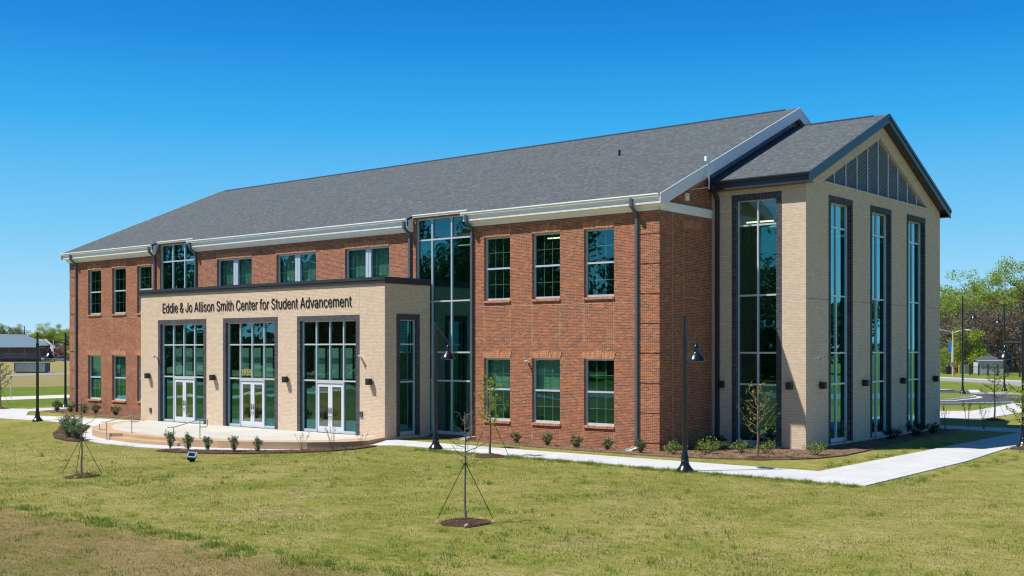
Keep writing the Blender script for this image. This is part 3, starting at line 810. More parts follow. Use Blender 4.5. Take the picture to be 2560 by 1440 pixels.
for s in (0, 1):
    f = (lambda y: y) if s == 0 else (lambda y: 2 * TMID - y)
    mb = MB()
    mb.xprism([(f(3.97), 11.20), (f(4.01), 11.20), (f(4.01), 11.56), (f(3.97), 11.56)], 0.08, 4.90); mb.xprism([(f(4.01), 11.20), (f(4.36), 11.20), (f(4.36), 11.23), (f(4.01), 11.23)], 0.08, 4.90)
    mb.build('fascia', M['bronze'], B)
    mb = MB(); mb.xprism([(f(3.965), 11.62), (f(3.82), 11.62), (f(3.82), 11.575), (f(3.86), 11.55), (f(3.87), 11.48), (f(3.965), 11.48)], 0.08, 4.93)
    mb.build('gutter', M['bronze'], B)
# louvre
mb = MB()
nb = 42
for k in range(nb):
    z = LZ + 0.04 + k * (LH - 0.06) / nb
    hw = (LH - (z - LZ) - 0.03) / TSL
    if hw < 0.12: continue
    mb.obox((TX - 0.17, TMID, z + 0.035), (0.05, 0, -0.042), (0, hw, 0), (0.005, 0, 0.004), 0)
mb.add([(TX - 0.28, LA, LZ), (TX - 0.28, LB, LZ), (TX - 0.28, TMID, LZ + LH)], [(0, 1, 2)], 1)
lo = mb.build('gable_louvre', [M['louver'], M['louverback']], B)
for k in range(1, 10):
    y = LA + (LB - LA) * k / 10
    h = min(y - LA, LB - y) * TSL
    mb = MB(); mb.box(TX - 0.115, TX - 0.085, y - 0.022, y + 0.022, LZ, LZ + h - 0.02); mb.build('louvre_mullion', M['greytrim'], lo)
# stepped flashing where the wing roof meets the brick gable
mb = MB()
for s in (0, 1):
    f = (lambda y: y) if s == 0 else (lambda y: 2 * TMID - y)
    y = 4.35; k = 0
    while y < TMID - 0.3:
        z = troofz(y)
        ys = sorted((f(y), f(y + 0.36)))
        mb.box(0.0, 0.012 + 0.001 * (k % 2), ys[0], ys[1], z - 0.1, z + 0.27); y += 0.37; k += 1
mb.build('step_flashing', M['flash'], B)

# ---- interior: floors, ceilings, partitions, ceiling lights
mb = MB()
mb.box(BX0 + 0.1, -0.1, 0.31, BD - 0.1, -0.3, -0.02); mb.box(BX0 + 0.1, -14.4, 0.9, BD - 0.1, 5.15, 5.4); mb.box(-10.5, -0.1, 0.35, BD - 0.1, 5.15, 5.4)
mb.box(EX0 + 0.1, EX1 - 0.1, EY + 0.3, 0.30, -0.3, -0.022); mb.box(0.1, TX - 0.3, TY0 + 0.3, TY1 - 0.3, -0.3, -0.02)
mb.box(0.1, TX - 0.6, TY0 + 0.9, TY1 - 0.3, 5.15, 5.4)
mb.build('interior_floor', M['infloor'], B)
mb = MB()
mb.box(BX0 + 0.1, -0.1, 0.35, BD - 0.1, 10.0, 10.05); mb.box(EX0 + 0.1, EX1 - 0.1, EY + 0.3, -0.02, 6.0, 6.05); mb.box(0.1, TX - 0.3, TY0 + 0.3, TY1 - 0.3, 10.9, 10.95)
mb.box(BX0 + 0.1, -14.4, 0.91, BD - 0.1, 4.3, 4.34); mb.box(-10.5, -0.1, 0.36, BD - 0.1, 4.3, 4.34)
mb.build('interior_ceiling', M['inceil'], B)
mb = MB()
mb.box(BX0 + 0.1, -0.1, 7.0, 7.15, -0.02, 10.0)
for x in (-40.0, -36.9, -32.3, -26.3, -20.6, -14.6, -10.3, -4.5): mb.box(x, x + 0.12, 0.9 if x < -5 else 0.5, 7.0, -0.02, 10.0)
mb.box(0.02, 0.14, TY0 + 0.3, TY1 - 0.3, -0.02, 10.9)
mb.build('interior_partition', M['inwall'], B)
mb = MB()
for y in (6.0, 8.2, 10.4, 12.6, 14.8, 17.0, 19.0):
    mb.box(0.9, 2.2, y - 0.06, y + 0.06, 9.9, 9.95); mb.box(2.7, 3.9, y + 0.9, y + 1.02, 9.6, 9.65)
for x in (-13.0, -11.3, -7.2, -34.2): mb.box(x - 0.6, x + 0.6, 2.4, 2.5, 9.45, 9.5)
mb.build('ceiling_strip_lights', M['strip'], B)
# ================================================================== ground, paths, beds
def ground_mesh():
    def axis(lo, hi, step, far): 
        core = list(np.arange(lo, hi + 1e-6, step)); 
        return [lo - f for f in reversed(far)] + core + [hi + f for f in far]
    far = [6, 15, 30, 60, 120, 240, 500, 1000, 2000, 4000]
    xs = axis(-72, 40, 1.0, far); ys = axis(-42, 60, 1.0, far)
    X, Y = np.meshgrid(xs, ys); Z = gz(X, Y)
    near = (np.abs(X + 15) < 50) & (np.abs(Y) < 45)
    rng = np.random.default_rng(3)
    Z = Z + np.where(near & (Y < -12), rng.normal(0, 0.012, X.shape), 0)
    n, m = len(ys), len(xs)
    vs = np.stack([X.ravel(), Y.ravel(), Z.ravel()], 1)
    fs = [(j * m + i, j * m + i + 1, (j + 1) * m + i + 1, (j + 1) * m + i) for j in range(n - 1) for i in range(m - 1)]
    me = bpy.data.meshes.new('lawn'); me.from_pydata(vs.tolist(), [], fs); me.materials.append(M['lawn'])
    me.polygons.foreach_set('use_smooth', [True] * len(me.polygons)); me.update()
    return me
struct(link('lawn', ground_mesh()))

MASKS = []
def inpoly(poly, x, y):
    x = np.asarray(x); y = np.asarray(y); r = np.zeros(x.shape, bool); n = len(poly)
    for i in range(n):
        (x1, y1), (x2, y2) = poly[i], poly[(i + 1) % n]
        c = ((y1 > y) != (y2 > y)) & (x < (x2 - x1) * (y - y1) / ((y2 - y1) if y2 != y1 else 1e-9) + x1)
        r ^= c
    return r
def drape(name, poly, dz, mat, step=1.5, skirt=0.12, mask=True, zfun=None, kind='structure', jitter=0.0):
    if mask: MASKS.append(poly)
    zf = zfun or (lambda x, y: g1(x, y))
    bm = bmesh.new()
    f = bm.faces.new([bm.verts.new((x, y, 0)) for x, y in poly])
    xs = [p[0] for p in poly]; ys = [p[1] for p in poly]
    for k in range(math.floor(min(xs) / step) + 1, math.ceil(max(xs) / step)):
        bmesh.ops.bisect_plane(bm, geom=bm.verts[:] + bm.edges[:] + bm.faces[:], plane_co=(k * step, 0, 0), plane_no=(1, 0, 0), dist=1e-5)
    for k in range(math.floor(min(ys) / step) + 1, math.ceil(max(ys) / step)):
        bmesh.ops.bisect_plane(bm, geom=bm.verts[:] + bm.edges[:] + bm.faces[:], plane_co=(0, k * step, 0), plane_no=(0, 1, 0), dist=1e-5)
    rr = random.Random(5)
    for v in bm.verts: v.co.z = zf(v.co.x, v.co.y) + dz + (rr.uniform(-jitter, jitter) if not v.is_boundary else 0)
    be = [e for e in bm.edges if e.is_boundary]
    r = bmesh.ops.extrude_edge_only(bm, edges=be)
    for v in [g for g in r['geom'] if isinstance(g, bmesh.types.BMVert)]: v.co.z -= skirt
    bmesh.ops.recalc_face_normals(bm, faces=bm.faces[:])
    me = bpy.data.meshes.new(name); bm.to_mesh(me); bm.free()
    me.materials.append(M[mat])
    o = link(name, me); o['kind'] = kind
    return o
def smooth_poly(pts, n=4):
    out = []; m = len(pts)
    for i in range(m):
        p0, p1, p2, p3 = (np.array(pts[(i + k) % m], float) for k in (-1, 0, 1, 2))
        for t in np.arange(n) / n:
            q = 0.5 * ((2 * p1) + (-p0 + p2) * t + (2 * p0 - 5 * p1 + 4 * p2 - p3) * t * t + (-p0 + 3 * p1 - 3 * p2 + p3) * t ** 3)
            out.append(tuple(q))
    return out
drape('walkway', [(-14.6, -2.55), (-10.8, -2.75), (-5, -3.0), (0, -3.0), (8.48, -3.0), (8.48, 21.3), (4.6, 21.3), (-14, 21.3), (-14, 24.0), (8.48, 24.0), (8.48, 34.0), (10.9, 32.0), (10.7, 12.0), (11.3, 4.0), (11.4, -6.0), (6, -5.75), (0, -5.52), (-6, -5.25), (-10.6, -4.55), (-12.4, -4.9), (-13.2, -4.2)], 0.03, 'walk')
drape('front_walk', [(-56, -5.6), (-46.3, -5.3), (-40.7, -5.0), (-36.6, -5.15), (-35.3, -5.3), (-33.2, -6.75), (-29.72, -9.13), (-26.5, -10.7), (-24.92, -11.15), (-22.95, -11.3), (-21.09, -11.28), (-19.18, -11.05), (-17.85, -10.65), (-16.42, -9.95), (-15.18, -8.95), (-14.02, -7.84), (-13.0, -6.3), (-12.45, -4.93), (-13.25, -4.15), (-14.55, -3.6), (-33.8, -3.6), (-34.0, -2.5), (-40.3, -2.75), (-46.4, -3.55), (-49.8, -1.6), (-50.6, 4.0), (-51, 30), (-53.6, 30), (-53.3, 4.0), (-53.0, 0.2), (-56, -1.0)], 0.027, 'walk')
drape('cross_path', [(-74.2, -60), (-68, -60), (-68, 120), (-74.2, 120)], 0.02, 'terrtan2' if 'terrtan2' in M else 'kerb', step=10)
drape('far_road', [(-140, -40), (-147, 44), (-153, 60), (-163, 110), (-172, 110), (-164, 64), (-156, 48), (-150, -40)], 0.02, 'oldroad', step=15)
wwalk = [(-14, 36.0), (-1.5, 38.3), (0.0, 40.3), (-0.5, 48.3), (-1.6, 59), (3.0, 59), (2.8, 46), (3.35, 42.5), (3.3, 38), (3.39, 31.9), (1.29, 30.2), (-14, 28)]
drape('rear_walk', wwalk, 0.03, 'walk')
lot = [(-40, 36), (-12, 40.5), (-4.9, 47.9), (-2.7, 50.5), (-0.6, 54.8), (3, 62), (14, 75), (14, 82), (-5.2, 72.2), (-9.3, 71.2), (-11.9, 78.2), (-14, 78), (-16, 73.9), (-40, 72)]
drape('parking_lot', lot, 0.012, 'asphalt', step=4)
isl = smooth_poly([(-26, 50), (-12, 52.5), (-7.1, 54.7), (-6.57, 58), (-6.66, 62), (-7.4, 64.6), (-9.6, 67.3), (-12, 68.2), (-26, 66)], 3)
def inset(poly, d):
    c = np.mean(np.array(poly), 0); out = []
    for p in poly:
        v = np.array(p) - c; out.append(tuple(c + v * (1 - d / np.hypot(*v))))
    return out
drape('gutter_pan', inset(isl, -0.55), 0.02, 'kerb', step=4)
drape('kerb', isl, 0.15, 'kerb', step=4, skirt=0.2)
drape('island_lawn', inset(isl, 0.2), 0.165, 'lawn', step=4, mask=False)
def kerb_line(pts, w, h):
    mb = MB()
    for p, q in zip(pts, pts[1:]):
        p, q = Vector((*p, 0)), Vector((*q, 0)); d = (q - p); L = d.length; d.normalize(); n = Vector((-d.y, d.x, 0))
        mb.obox((p + q) / 2 + Vector((0, 0, -0.15 + h / 2 - 0.05)), d * (L / 2 + 0.02), n * w / 2, Vector((0, 0, h / 2 + 0.05)))
    struct(mb.build('kerb', M['kerb']))
kerb_line([(-40, 35.8), (-12, 40.3), (-4.8, 47.8), (-2.6, 50.4), (-0.5, 54.7)], 0.35, 0.14)
kerb_line([(-40, 72.2), (-16, 74.2), (-14.1, 78.3)], 0.9, 0.14); kerb_line([(-11.9, 78.4), (-9.4, 71.4), (-5.2, 72.4), (14, 82.2)], 0.9, 0.14)
drape('street', [(-60, 145), (-27.3, 113.6), (-20.35, 107.9), (-12.1, 97), (10, 70), (40, 30), (50, 36), (20, 74), (-7, 103), (-16, 114), (-24, 121), (-32.4, 128.5), (-60, 158)], 0.02, 'oldroad', step=10)
kerb_line([(-60, 158.4), (-32.4, 128.9), (-24, 121.4), (-16, 114.4), (-7, 103.4)], 0.5, 0.14)

# ---- entrance terrace with two steps
RIM = [(-33.7, -3.0), (-33.55, -4.6), (-32.5, -6.4), (-30.7, -8.0), (-28.7, -9.15), (-26.9, -9.75), (-25.6, -10.0)]
STEP_OUT = [(-25.6, -10.0), (-23.6, -10.3), (-21.6, -10.3), (-19.7, -9.98)]
STEP_IN = [(-25.05, -9.62), (-23.5, -9.85), (-21.7, -9.85), (-19.9, -9.56)]
RIM2 = [(-19.7, -9.98), (-17.6, -9.4), (-15.6, -8.5), (-13.85, -7.35), (-12.75, -6.1), (-12.5, -4.9), (-13.15, -3.4)]
top = RIM + STEP_IN + RIM2 + [(-13.28, -3.08), (-33.74, -3.08)]
MASKS.append(RIM + STEP_OUT + RIM2 + [(-13.2, -0.1), (-33.7, -0.1)])
T = struct(bpy.data.objects.new('terrace', None)); COL.objects.link(T)
mb = MB(); mb.prism(top, -0.7, -0.004); mb.build('terrace_base', M['terrtan'], T)
mb = MB(); mb.prism([(-25.7, -9.0)] + STEP_OUT + [(-19.6, -9.0)], -0.7, -0.165); mb.build('step', M['terrtan'], T)
inner = [(-33.0, -3.1), (-32.6, -4.7), (-31.4, -6.2), (-29.7, -7.5), (-27.6, -8.5), (-25.2, -9.05), (-22.6, -9.3), (-20.0, -9.0), (-17.5, -8.5), (-15.5, -7.6), (-14.2, -6.4), (-13.6, -5.0), (-13.7, -3.45), (-13.75, -3.1)]
mb = MB(); mb.prism(inner, -0.3, 0.003); mb.build('terrace_paving', M['terr'], T)

# ---- mulch beds
def bed(name, poly, mat, h=0.05): return drape(name, poly, h, mat, step=0.8, skirt=0.15, jitter=0.03)
bed('mulch_bed', [(-13.2, -0.0), (-13.2, -0.3), (-9.3, -1.0), (-6.0, -1.62), (-3.9, -1.7), (-1.8, -1.75), (0.25, -1.86), (2.03, -1.7), (3.49, -1.15), (4.62, -0.6), (5.79, 0.2), (6.45, 1.5), (6.77, 3.1), (6.6, 6), (6.2, 9.7), (5.9, 14.7), (5.7, 18.6), (5.6, 21.0), (4.53, 20.9), (4.53, 4.36), (0.0, 4.36), (0.0, 0.0)], 'mulch')
bed('mulch_bed', [(-50.5, 1.0), (-48.6, -1.1), (-44.8, -1.5), (-40.2, -1.75), (-35.2, -1.9), (-33.8, -1.9), (-33.8, 0), (-47.2, 0), (-47.2, 6), (-50.3, 6)], 'mulch')
bed('mulch_bed', [(-31.7, -9.69), (-28.93, -11.1), (-26.8, -11.6), (-25.9, -11.4), (-26.7, -10.75), (-29.72, -9.3), (-33.17, -6.95), (-35.3, -5.5), (-37.2, -5.35), (-38.2, -5.6), (-36.5, -6.6), (-33.6, -8.4)], 'mulchdark', 0.07)
bed('mulch_bed', [(-18.68, -11.9), (-17.3, -11.75), (-15.9, -11.25), (-14.5, -10.5), (-13.0, -9.5), (-11.6, -8.4), (-11.3, -6.8), (-11.7, -5.1), (-12.25, -5.1), (-12.9, -6.5), (-13.9, -7.95), (-15.1, -9.05), (-16.4, -10.05), (-17.85, -10.75), (-19.1, -11.15)], 'mulchdark', 0.05)
def mulch_ring(x, y, r, mat='mulchdark'):
    rr = random.Random(int(x * 31 + y * 7))
    poly = [(x + r * (1 + rr.uniform(-.1, .1)) * math.cos(a), y + r * (1 + rr.uniform(-.1, .1)) * math.sin(a)) for a in np.arange(0, 2 * math.pi, 0.35)]
    zf = lambda px_, py_: g1(px_, py_) + 0.15 * max(0, 1 - math.hypot(px_ - x, py_ - y) / r)
    return drape('mulch_ring', poly, 0.015, mat, step=0.22, skirt=0.08, zfun=zf, jitter=0.015)
# loose bark chips over the beds
def chips():
    rng = np.random.default_rng(11); V, F = [], []
    beds = [o for o in COL.objects if o.name.startswith('mulch')]
    for o in beds:
        me = o.data
        for p in me.polygons:
            if abs(p.normal.z) < 0.5: continue
            n = int(p.area * 42) + (rng.random() < p.area * 42 % 1)
            vs = [me.vertices[i].co for i in p.vertices]
            for _ in range(n):
                w = rng.dirichlet(np.ones(len(vs))); c = sum((np.array(v) * k for v, k in zip(vs, w)), np.zeros(3))
                a = rng.uniform(0, 6.28); l = rng.uniform(0.02, 0.06); b = rng.uniform(0.008, 0.02); t = rng.uniform(-.5, .5)
                d = np.array([math.cos(a), math.sin(a), t]) * l; e = np.array([-math.sin(a), math.cos(a), rng.uniform(-.4, .4)]) * b
                c[2] += 0.018; k = len(V)
                V += [tuple(c - d - e), tuple(c + d - e), tuple(c + d + e), tuple(c - d + e)]; F.append((k, k + 1, k + 2, k + 3))
    return V, F

# ================================================================== plants
def leaf_quads(rng, centers, size, V, F, flat=0.0):
    for c in centers:
        n = rng.normal(size=3); n[2] = n[2] * (1 - flat) + flat * 1.5; n /= np.linalg.norm(n)
        a = np.cross(n, rng.normal(size=3)); a /= np.linalg.norm(a); b = np.cross(n, a)
        s = size * rng.uniform(0.6, 1.35); w = s * rng.uniform(0.4, 0.65)
        k = len(V)
        V += [tuple(c - a * s), tuple(c - b * w * 0.9), tuple(c + a * s), tuple(c + b * w * 0.9)]
        F.append((k, k + 1, k + 2, k + 3))
def mesh_of(name, V, F, mat):
    me = bpy.data.meshes.new(name); me.from_pydata(V, [], F); me.materials.append(M[mat]); me.update(); return me

def shrub_meshes(seed, h, w, mat, nstem=9, nleaf=420, leaf=0.035, upright=0.7, open_=0.25):
    rng = np.random.default_rng(seed)
    mb = MB(); V, F, cs = [], [], []
    for i in range(nstem):
        a = 2 * math.pi * i / nstem + rng.uniform(-.4, .4); t = rng.uniform(0.25, 1.0)
        top_ = np.array([math.cos(a) * w * 0.5 * t, math.sin(a) * w * 0.5 * t, h * rng.uniform(0.62, 1.0) * (1 - (1 - upright) * t)])
        mid = top_ * np.array([0.45, 0.45, 0.5]) + rng.normal(0, 0.02, 3)
        mb.tube([(0, 0, -0.03), mid, top_], [0.010, 0.007, 0.003], 5)
        for _ in range(nleaf // nstem):
            f = rng.uniform(open_, 1.05); p = mid * (1 - f) + top_ * f if f > 0.5 else mid * f * 2
            cs.append(p + rng.normal(0, 1, 3) * np.array([w, w, h * 0.8]) * 0.075)
    leaf_quads(rng, [c for c in cs if c[2] > 0.03], leaf, V, F)
    return mb.mesh('stems', M['stem']), mesh_of('foliage', V, F, mat)
def place_shrub(name, meshes, x, y, label, cat='shrub', group=None, rz=0, s=1.0, dz=0.03):
    r = empty(name, (x, y, g1(x, y) + dz), label, cat, group, rz); r.scale = (s, s, s)
    link('stems', meshes[0], r); link('foliage', meshes[1], r)
    return r
BOX = [shrub_meshes(20 + k, 0.62, 0.54, 'leafshrub', 10, 700, 0.034) for k in range(3)]
TALL = [shrub_meshes(40 + k, 0.85, 0.52, 'leafgrey', 10, 800, 0.036, 0.85) for k in range(3)]
BIG = [shrub_meshes(50 + k, 1.0, 0.95, 'leafgrey', 13, 1500, 0.046, 0.75) for k in range(2)]
SPR = [shrub_meshes(60 + k, 0.70, 1.05, 'leafspread', 12, 460, 0.040, 0.5, 0.4) for k in range(3)]
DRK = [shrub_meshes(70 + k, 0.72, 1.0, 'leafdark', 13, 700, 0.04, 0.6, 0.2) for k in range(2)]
g = 'small round shrubs along the brick wall'
for k, (x, y, lb) in enumerate([(-7.14, -0.75, 'small shrub under the first lower window right of the tall glazing'), (-5.2, -0.95, 'small shrub under the middle lower window of the right brick bay'), (-3.56, -0.98, 'small shrub under the left edge of the last lower window'), (-1.9, -1.07, 'small shrub under the right edge of the last lower window'), (-0.12, -1.26, 'small shrub in front of the brick corner beside the splash block')]):
    place_shrub('round_shrub', BOX[k % 3], x, y, lb, group=g, rz=k * 1.3, s=1.0 + 0.06 * (k % 3))
g = 'shrubs at the left end of the brick wall'
for k, (x, y, lb, s) in enumerate([(-47.8, -0.65, 'dark leafy shrub at the far left brick corner in front of the farther lamp', 1.45), (-46.1, -0.6, 'small shrub at the foot of the leftmost downspout', 1.35), (-44.5, -0.55, 'small shrub below the leftmost lower window', 1.25), (-43.0, -0.55, 'small shrub between the two leftmost lower windows', 1.25), (-40.4, -0.7, 'sparse small shrub left of the tan block beyond the handrail', 1.3)]):
    place_shrub('round_shrub', BOX[(k + 1) % 3], x, y, lb, group=g, rz=k * 0.9, s=s)
g = 'upright shrubs in front of the terrace'
for k, (x, y, lb, s) in enumerate([(-19.03, -10.95, 'upright shrub at the left end of the front mulch strip', 1.0), (-17.59, -10.98, 'upright shrub before the lower handrail post, second in the front strip', 1.03), (-16.6, -10.68, 'upright shrub above the ground floodlight, third in the front strip', 0.85), (-15.3, -10.25, 'upright shrub before the middle entrance door, fourth in the front strip', 0.93), (-14.3, -9.72, 'upright shrub at the right end of the leafy ones, next to bare twigs', 0.9)]):
    place_shrub('upright_shrub', TALL[k % 3], x, y, lb, group=g, rz=k * 2.1, s=s)
g = 'shrubs in the dark mulch bed left of the steps'
for k, (x, y, lb, s) in enumerate([(-31.4, -8.95, 'broad grey green shrub at the back left of the bed by the steps', 1.05), (-28.4, -10.6, 'dense grey green shrub at the front centre of the bed by the steps', 0.95), (-26.9, -10.98, 'grey green shrub at the right of the bed behind the thin sapling', 0.9)]):
    place_shrub('broad_shrub', BIG[k % 2], x, y, lb, group=g, rz=k * 1.7, s=s, dz=0.05)
g = 'spreading shrubs in the bed by the tan wing'
for k, (x, y, lb, s) in enumerate([(1.16, -0.78, 'spreading shrub at the foot of the brick corner, left of the near lamp', 0.95), (1.55, 1.7, 'tall leafy shrub in the inner corner behind the lamp post', 1.1), (2.25, 0.0, 'spreading yellow green shrub just right of the lamp post', 1.0), (3.0, 1.5, 'silvery spreading shrub under the wing\'s front window', 0.95), (4.0, 1.9, 'spreading shrub right of the reddish sapling at the tan corner', 0.95), (5.85, 2.5, 'yellow green spreading shrub in front of the first side window', 1.0)]):
    place_shrub('spreading_shrub', SPR[k % 3], x, y, lb, group=g, rz=k * 1.1, s=s)
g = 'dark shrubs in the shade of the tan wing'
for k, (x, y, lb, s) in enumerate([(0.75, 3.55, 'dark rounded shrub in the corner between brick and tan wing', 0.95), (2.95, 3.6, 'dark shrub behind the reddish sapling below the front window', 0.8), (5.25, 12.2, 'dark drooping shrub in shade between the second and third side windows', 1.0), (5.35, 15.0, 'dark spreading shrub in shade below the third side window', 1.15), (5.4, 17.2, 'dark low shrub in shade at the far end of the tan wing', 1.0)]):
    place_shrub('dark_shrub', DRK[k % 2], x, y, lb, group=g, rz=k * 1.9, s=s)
def twig_meshes(seed, h, n, mat, nl=40, leaf=0.03, w=0.35):
    rng = np.random.default_rng(seed); mb = MB(); V, F, cs = [], [], []
    for i in range(n):
        a = rng.uniform(0, 6.28); hh = h * rng.uniform(0.6, 1); sp = w * rng.uniform(0.3, 1)
        p = [np.array([0.03 * math.cos(a), 0.03 * math.sin(a), -0.02]), np.array([sp * .5 * math.cos(a), sp * .5 * math.sin(a), hh * .55]), np.array([sp * math.cos(a), sp * math.sin(a), hh])]
        mb.tube(p, [0.008, 0.006, 0.003], 5)
        for _ in range(nl // n): f = rng.uniform(0.5, 1.0); cs.append(p[1] * (1 - f) + p[2] * f + rng.normal(0, 0.025, 3))
    leaf_quads(rng, cs, leaf, V, F)
    return mb.mesh('stems', M['barkred']), mesh_of('foliage', V, F, mat)
TW1 = [twig_meshes(80 + k, 0.95, 7, 'leafoak', 42) for k in range(2)]
TW2 = [twig_meshes(84 + k, 1.25, 8, 'leafoak', 60, 0.035) for k in range(2)]
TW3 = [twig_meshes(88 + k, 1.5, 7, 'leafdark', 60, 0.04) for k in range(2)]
for k, (x, y, ms, lb, s) in enumerate([(-13.05, -8.3, TW1[0], 'bare twiggy shrub before the terrace wall, left of three', 1.15), (-12.3, -7.2, TW1[1], 'bare twiggy shrub before the terrace wall, middle of three', 1.2), (-11.85, -5.9, TW1[0], 'bare twiggy shrub at the right end of the terrace wall', 1.0)]):
    place_shrub('twiggy_shrub', ms, x, y, lb, group='bare twiggy shrubs before the terrace', rz=k * 2, s=s)
place_shrub('twiggy_shrub', TW2[0], 5.45, 6.1, 'thin leafy shrub at the edge of shade between first and second side windows', rz=0.4)
place_shrub('twiggy_shrub', TW3[1], 5.3, 9.9, 'thin dark twiggy shrub in shade by the second side window', rz=0.4, s=0.7)
place_shrub('twiggy_shrub', TW3[0], 5.0, 20.2, 'dark tall twiggy shrub at the far corner of the tan wing', rz=1.0)
place_shrub('twiggy_shrub', TW3[1], 5.3, 22.9, 'tall bare dark stems beside the rear path, left clump', rz=2.0, s=1.1)
place_shrub('twiggy_shrub', TW3[0], 6.3, 22.4, 'tall bare dark stems beside the rear path, right clump', rz=0.5, s=1.05)
place_shrub('twiggy_shrub', TW2[1], -9.9, -0.75, 'slim leafy shrub behind the lamp post at the tall glazing', rz=1.5, s=1.05)
place_shrub('twiggy_shrub', TW1[1], -30.8, -8.7, 'bare thin twigs rising behind the grey green shrubs by the steps', rz=0.5, s=1.6, dz=0.06)

def sapling(x, y, label, h, trunk_r, bark, leafmat, nleaf, leafsize, first, nbr, spread, guys, seed, guy_h, tagc=False, up=0.7, ring=0.66):
    rng = np.random.default_rng(seed)
    z = g1(x, y) + 0.10
    root = empty('young_tree', (x, y, z), label, 'tree', 'staked young trees')
    mb = MB()
    tp = [(0.02 * math.sin(i * 1.7 + seed), 0.02 * math.cos(i * 2.1 + seed), h * i / 7 - (0.08 if i == 0 else 0)) for i in range(8)]
    mb.tube(tp, [trunk_r * (1 - 0.75 * i / 7) for i in range(8)], 8)
    mb.build('trunk', M[bark], root, True)
    bb = MB(); tips = []
    for i in range(nbr):
        f = first + (0.97 - first) * i / max(1, nbr - 1); zz = h * f
        a = i * 2.4 + rng.uniform(-.5, .5); L = spread * (1.05 - 0.6 * (f - first) / (1 - first)) * rng.uniform(0.7, 1.15)
        rise = up * L * rng.uniform(0.5, 1.2)
        p0 = np.array([0, 0, zz]); p1 = p0 + np.array([math.cos(a) * L * .5, math.sin(a) * L * .5, rise * .3]); p2 = p0 + np.array([math.cos(a) * L, math.sin(a) * L, rise])
        p1 = p1 + rng.normal(0, 0.03, 3)
        bb.tube([p0, p1, p2], [trunk_r * 0.38, trunk_r * 0.26, trunk_r * 0.10], 5)
        for f2 in (0.3, 0.55, 0.8, 1.0):
            q = p0 + (p1 - p0) * min(1, f2 * 2) if f2 < 0.5 else p1 + (p2 - p1) * (f2 - .5) * 2
            tips.append(q)
            if f2 < 1:
                e = q + np.array([math.cos(a + rng.uniform(-1.2, 1.2)), math.sin(a + rng.uniform(-1.2, 1.2)), rng.uniform(0.3, 1.0)]) * L * rng.uniform(0.18, 0.38)
                bb.tube([q, (q + e) / 2 + rng.normal(0, .012, 3), e], [trunk_r * 0.16, trunk_r * 0.12, trunk_r * 0.06], 4); tips.append(e); tips.append((q + e) / 2)
    bb.build('branches', M[bark], root)
    if nleaf:
        V, F, cs = [], [], []
        for _ in range(nleaf):
            t = tips[rng.integers(len(tips))]; cs.append(np.array(t) + rng.normal(0, 0.05, 3))
        leaf_quads(rng, cs, leafsize, V, F)
        link('foliage', mesh_of('foliage', V, F, leafmat), root)
    for a in guys:
        sx, sy = 0.72 * math.cos(a), 0.72 * math.sin(a)
        mb = MB(); sz = -0.06
        mb.tube([(0.02 * math.cos(a), 0.02 * math.sin(a), guy_h), (sx, sy, sz + 0.06)], 0.010, 5)
        gy = mb.build('guy_strap', M['strap'], root)
        mb = MB(); mb.obox((sx, sy, sz + 0.03), (0.05, 0.01, 0.03), (-0.01, 0.016, 0), (-0.012, 0, 0.02)); mb.build('stake', M['stake'], gy)
    if guys:
        mb = MB(); mb.lathe([(trunk_r * 1.1, -0.03), (trunk_r * 1.35, 0), (trunk_r * 1.1, 0.03)], (0, 0, guy_h), 8); mb.build('tree_tie', M['strap'] if not tagc else M['orangetag'], root)
    mulch_ring(x, y, ring, 'mulchdark')
    return root
SR = 0.69                                   # direction of picture right seen from above
ga = [SR, SR + math.pi, SR - 1.5]
sapling(6.17, -19.07, 'bare grey sapling staked with three straps in the near lawn', 2.75, 0.034, 'bark', 'leafoak', 70, 0.024, 0.50, 12, 0.62, ga, 1, 1.42, ring=0.66)
sapling(-12.19, -19.16, 'thin bare sapling staked in the lawn left of the steps', 2.75, 0.036, 'bark', 'leafoak', 0, 0.02, 0.42, 9, 0.75, ga, 2, 1.30)
sapling(-4.11, -6.12, 'light green leafing sapling by the walk in front of the brick bay', 3.1, 0.05, 'barkred', 'leaflime', 900, 0.04, 0.36, 16, 0.70, [SR, SR + math.pi - 0.3], 3, 1.55, True)
sapling(4.6, -0.1, 'reddish crooked sapling with lime buds before the front window of the wing', 2.7, 0.05, 'barkred', 'leaflime', 190, 0.045, 0.30, 22, 0.8, [SR + 0.3, SR + 2.6], 4, 1.1, up=0.95)
sapling(4.24, 31.2, 'small leafy tree staked behind the tan wing near the parking lot', 3.2, 0.055, 'barkdark', 'leafoak', 420, 0.05, 0.38, 15, 0.95, [SR, SR + math.pi, SR + 1.2], 5, 1.4)
sapling(11.45, 11.2, 'lime green young tree at the right edge of the picture', 2.6, 0.045, 'barkred', 'leaflime', 900, 0.055, 0.30, 15, 0.95, [SR + 3.3], 6, 1.2)
sapling(-54.6, -1.2, 'leafy young tree at the left edge of the picture', 3.2, 0.055, 'bark', 'leafoak', 520, 0.06, 0.40, 16, 1.0, [SR, SR + math.pi], 7, 1.4)

CV, CF = chips()
cm = mesh_of('bark_chips', CV, CF, 'mulch'); struct(link('bark_chips', cm), 'stuff')

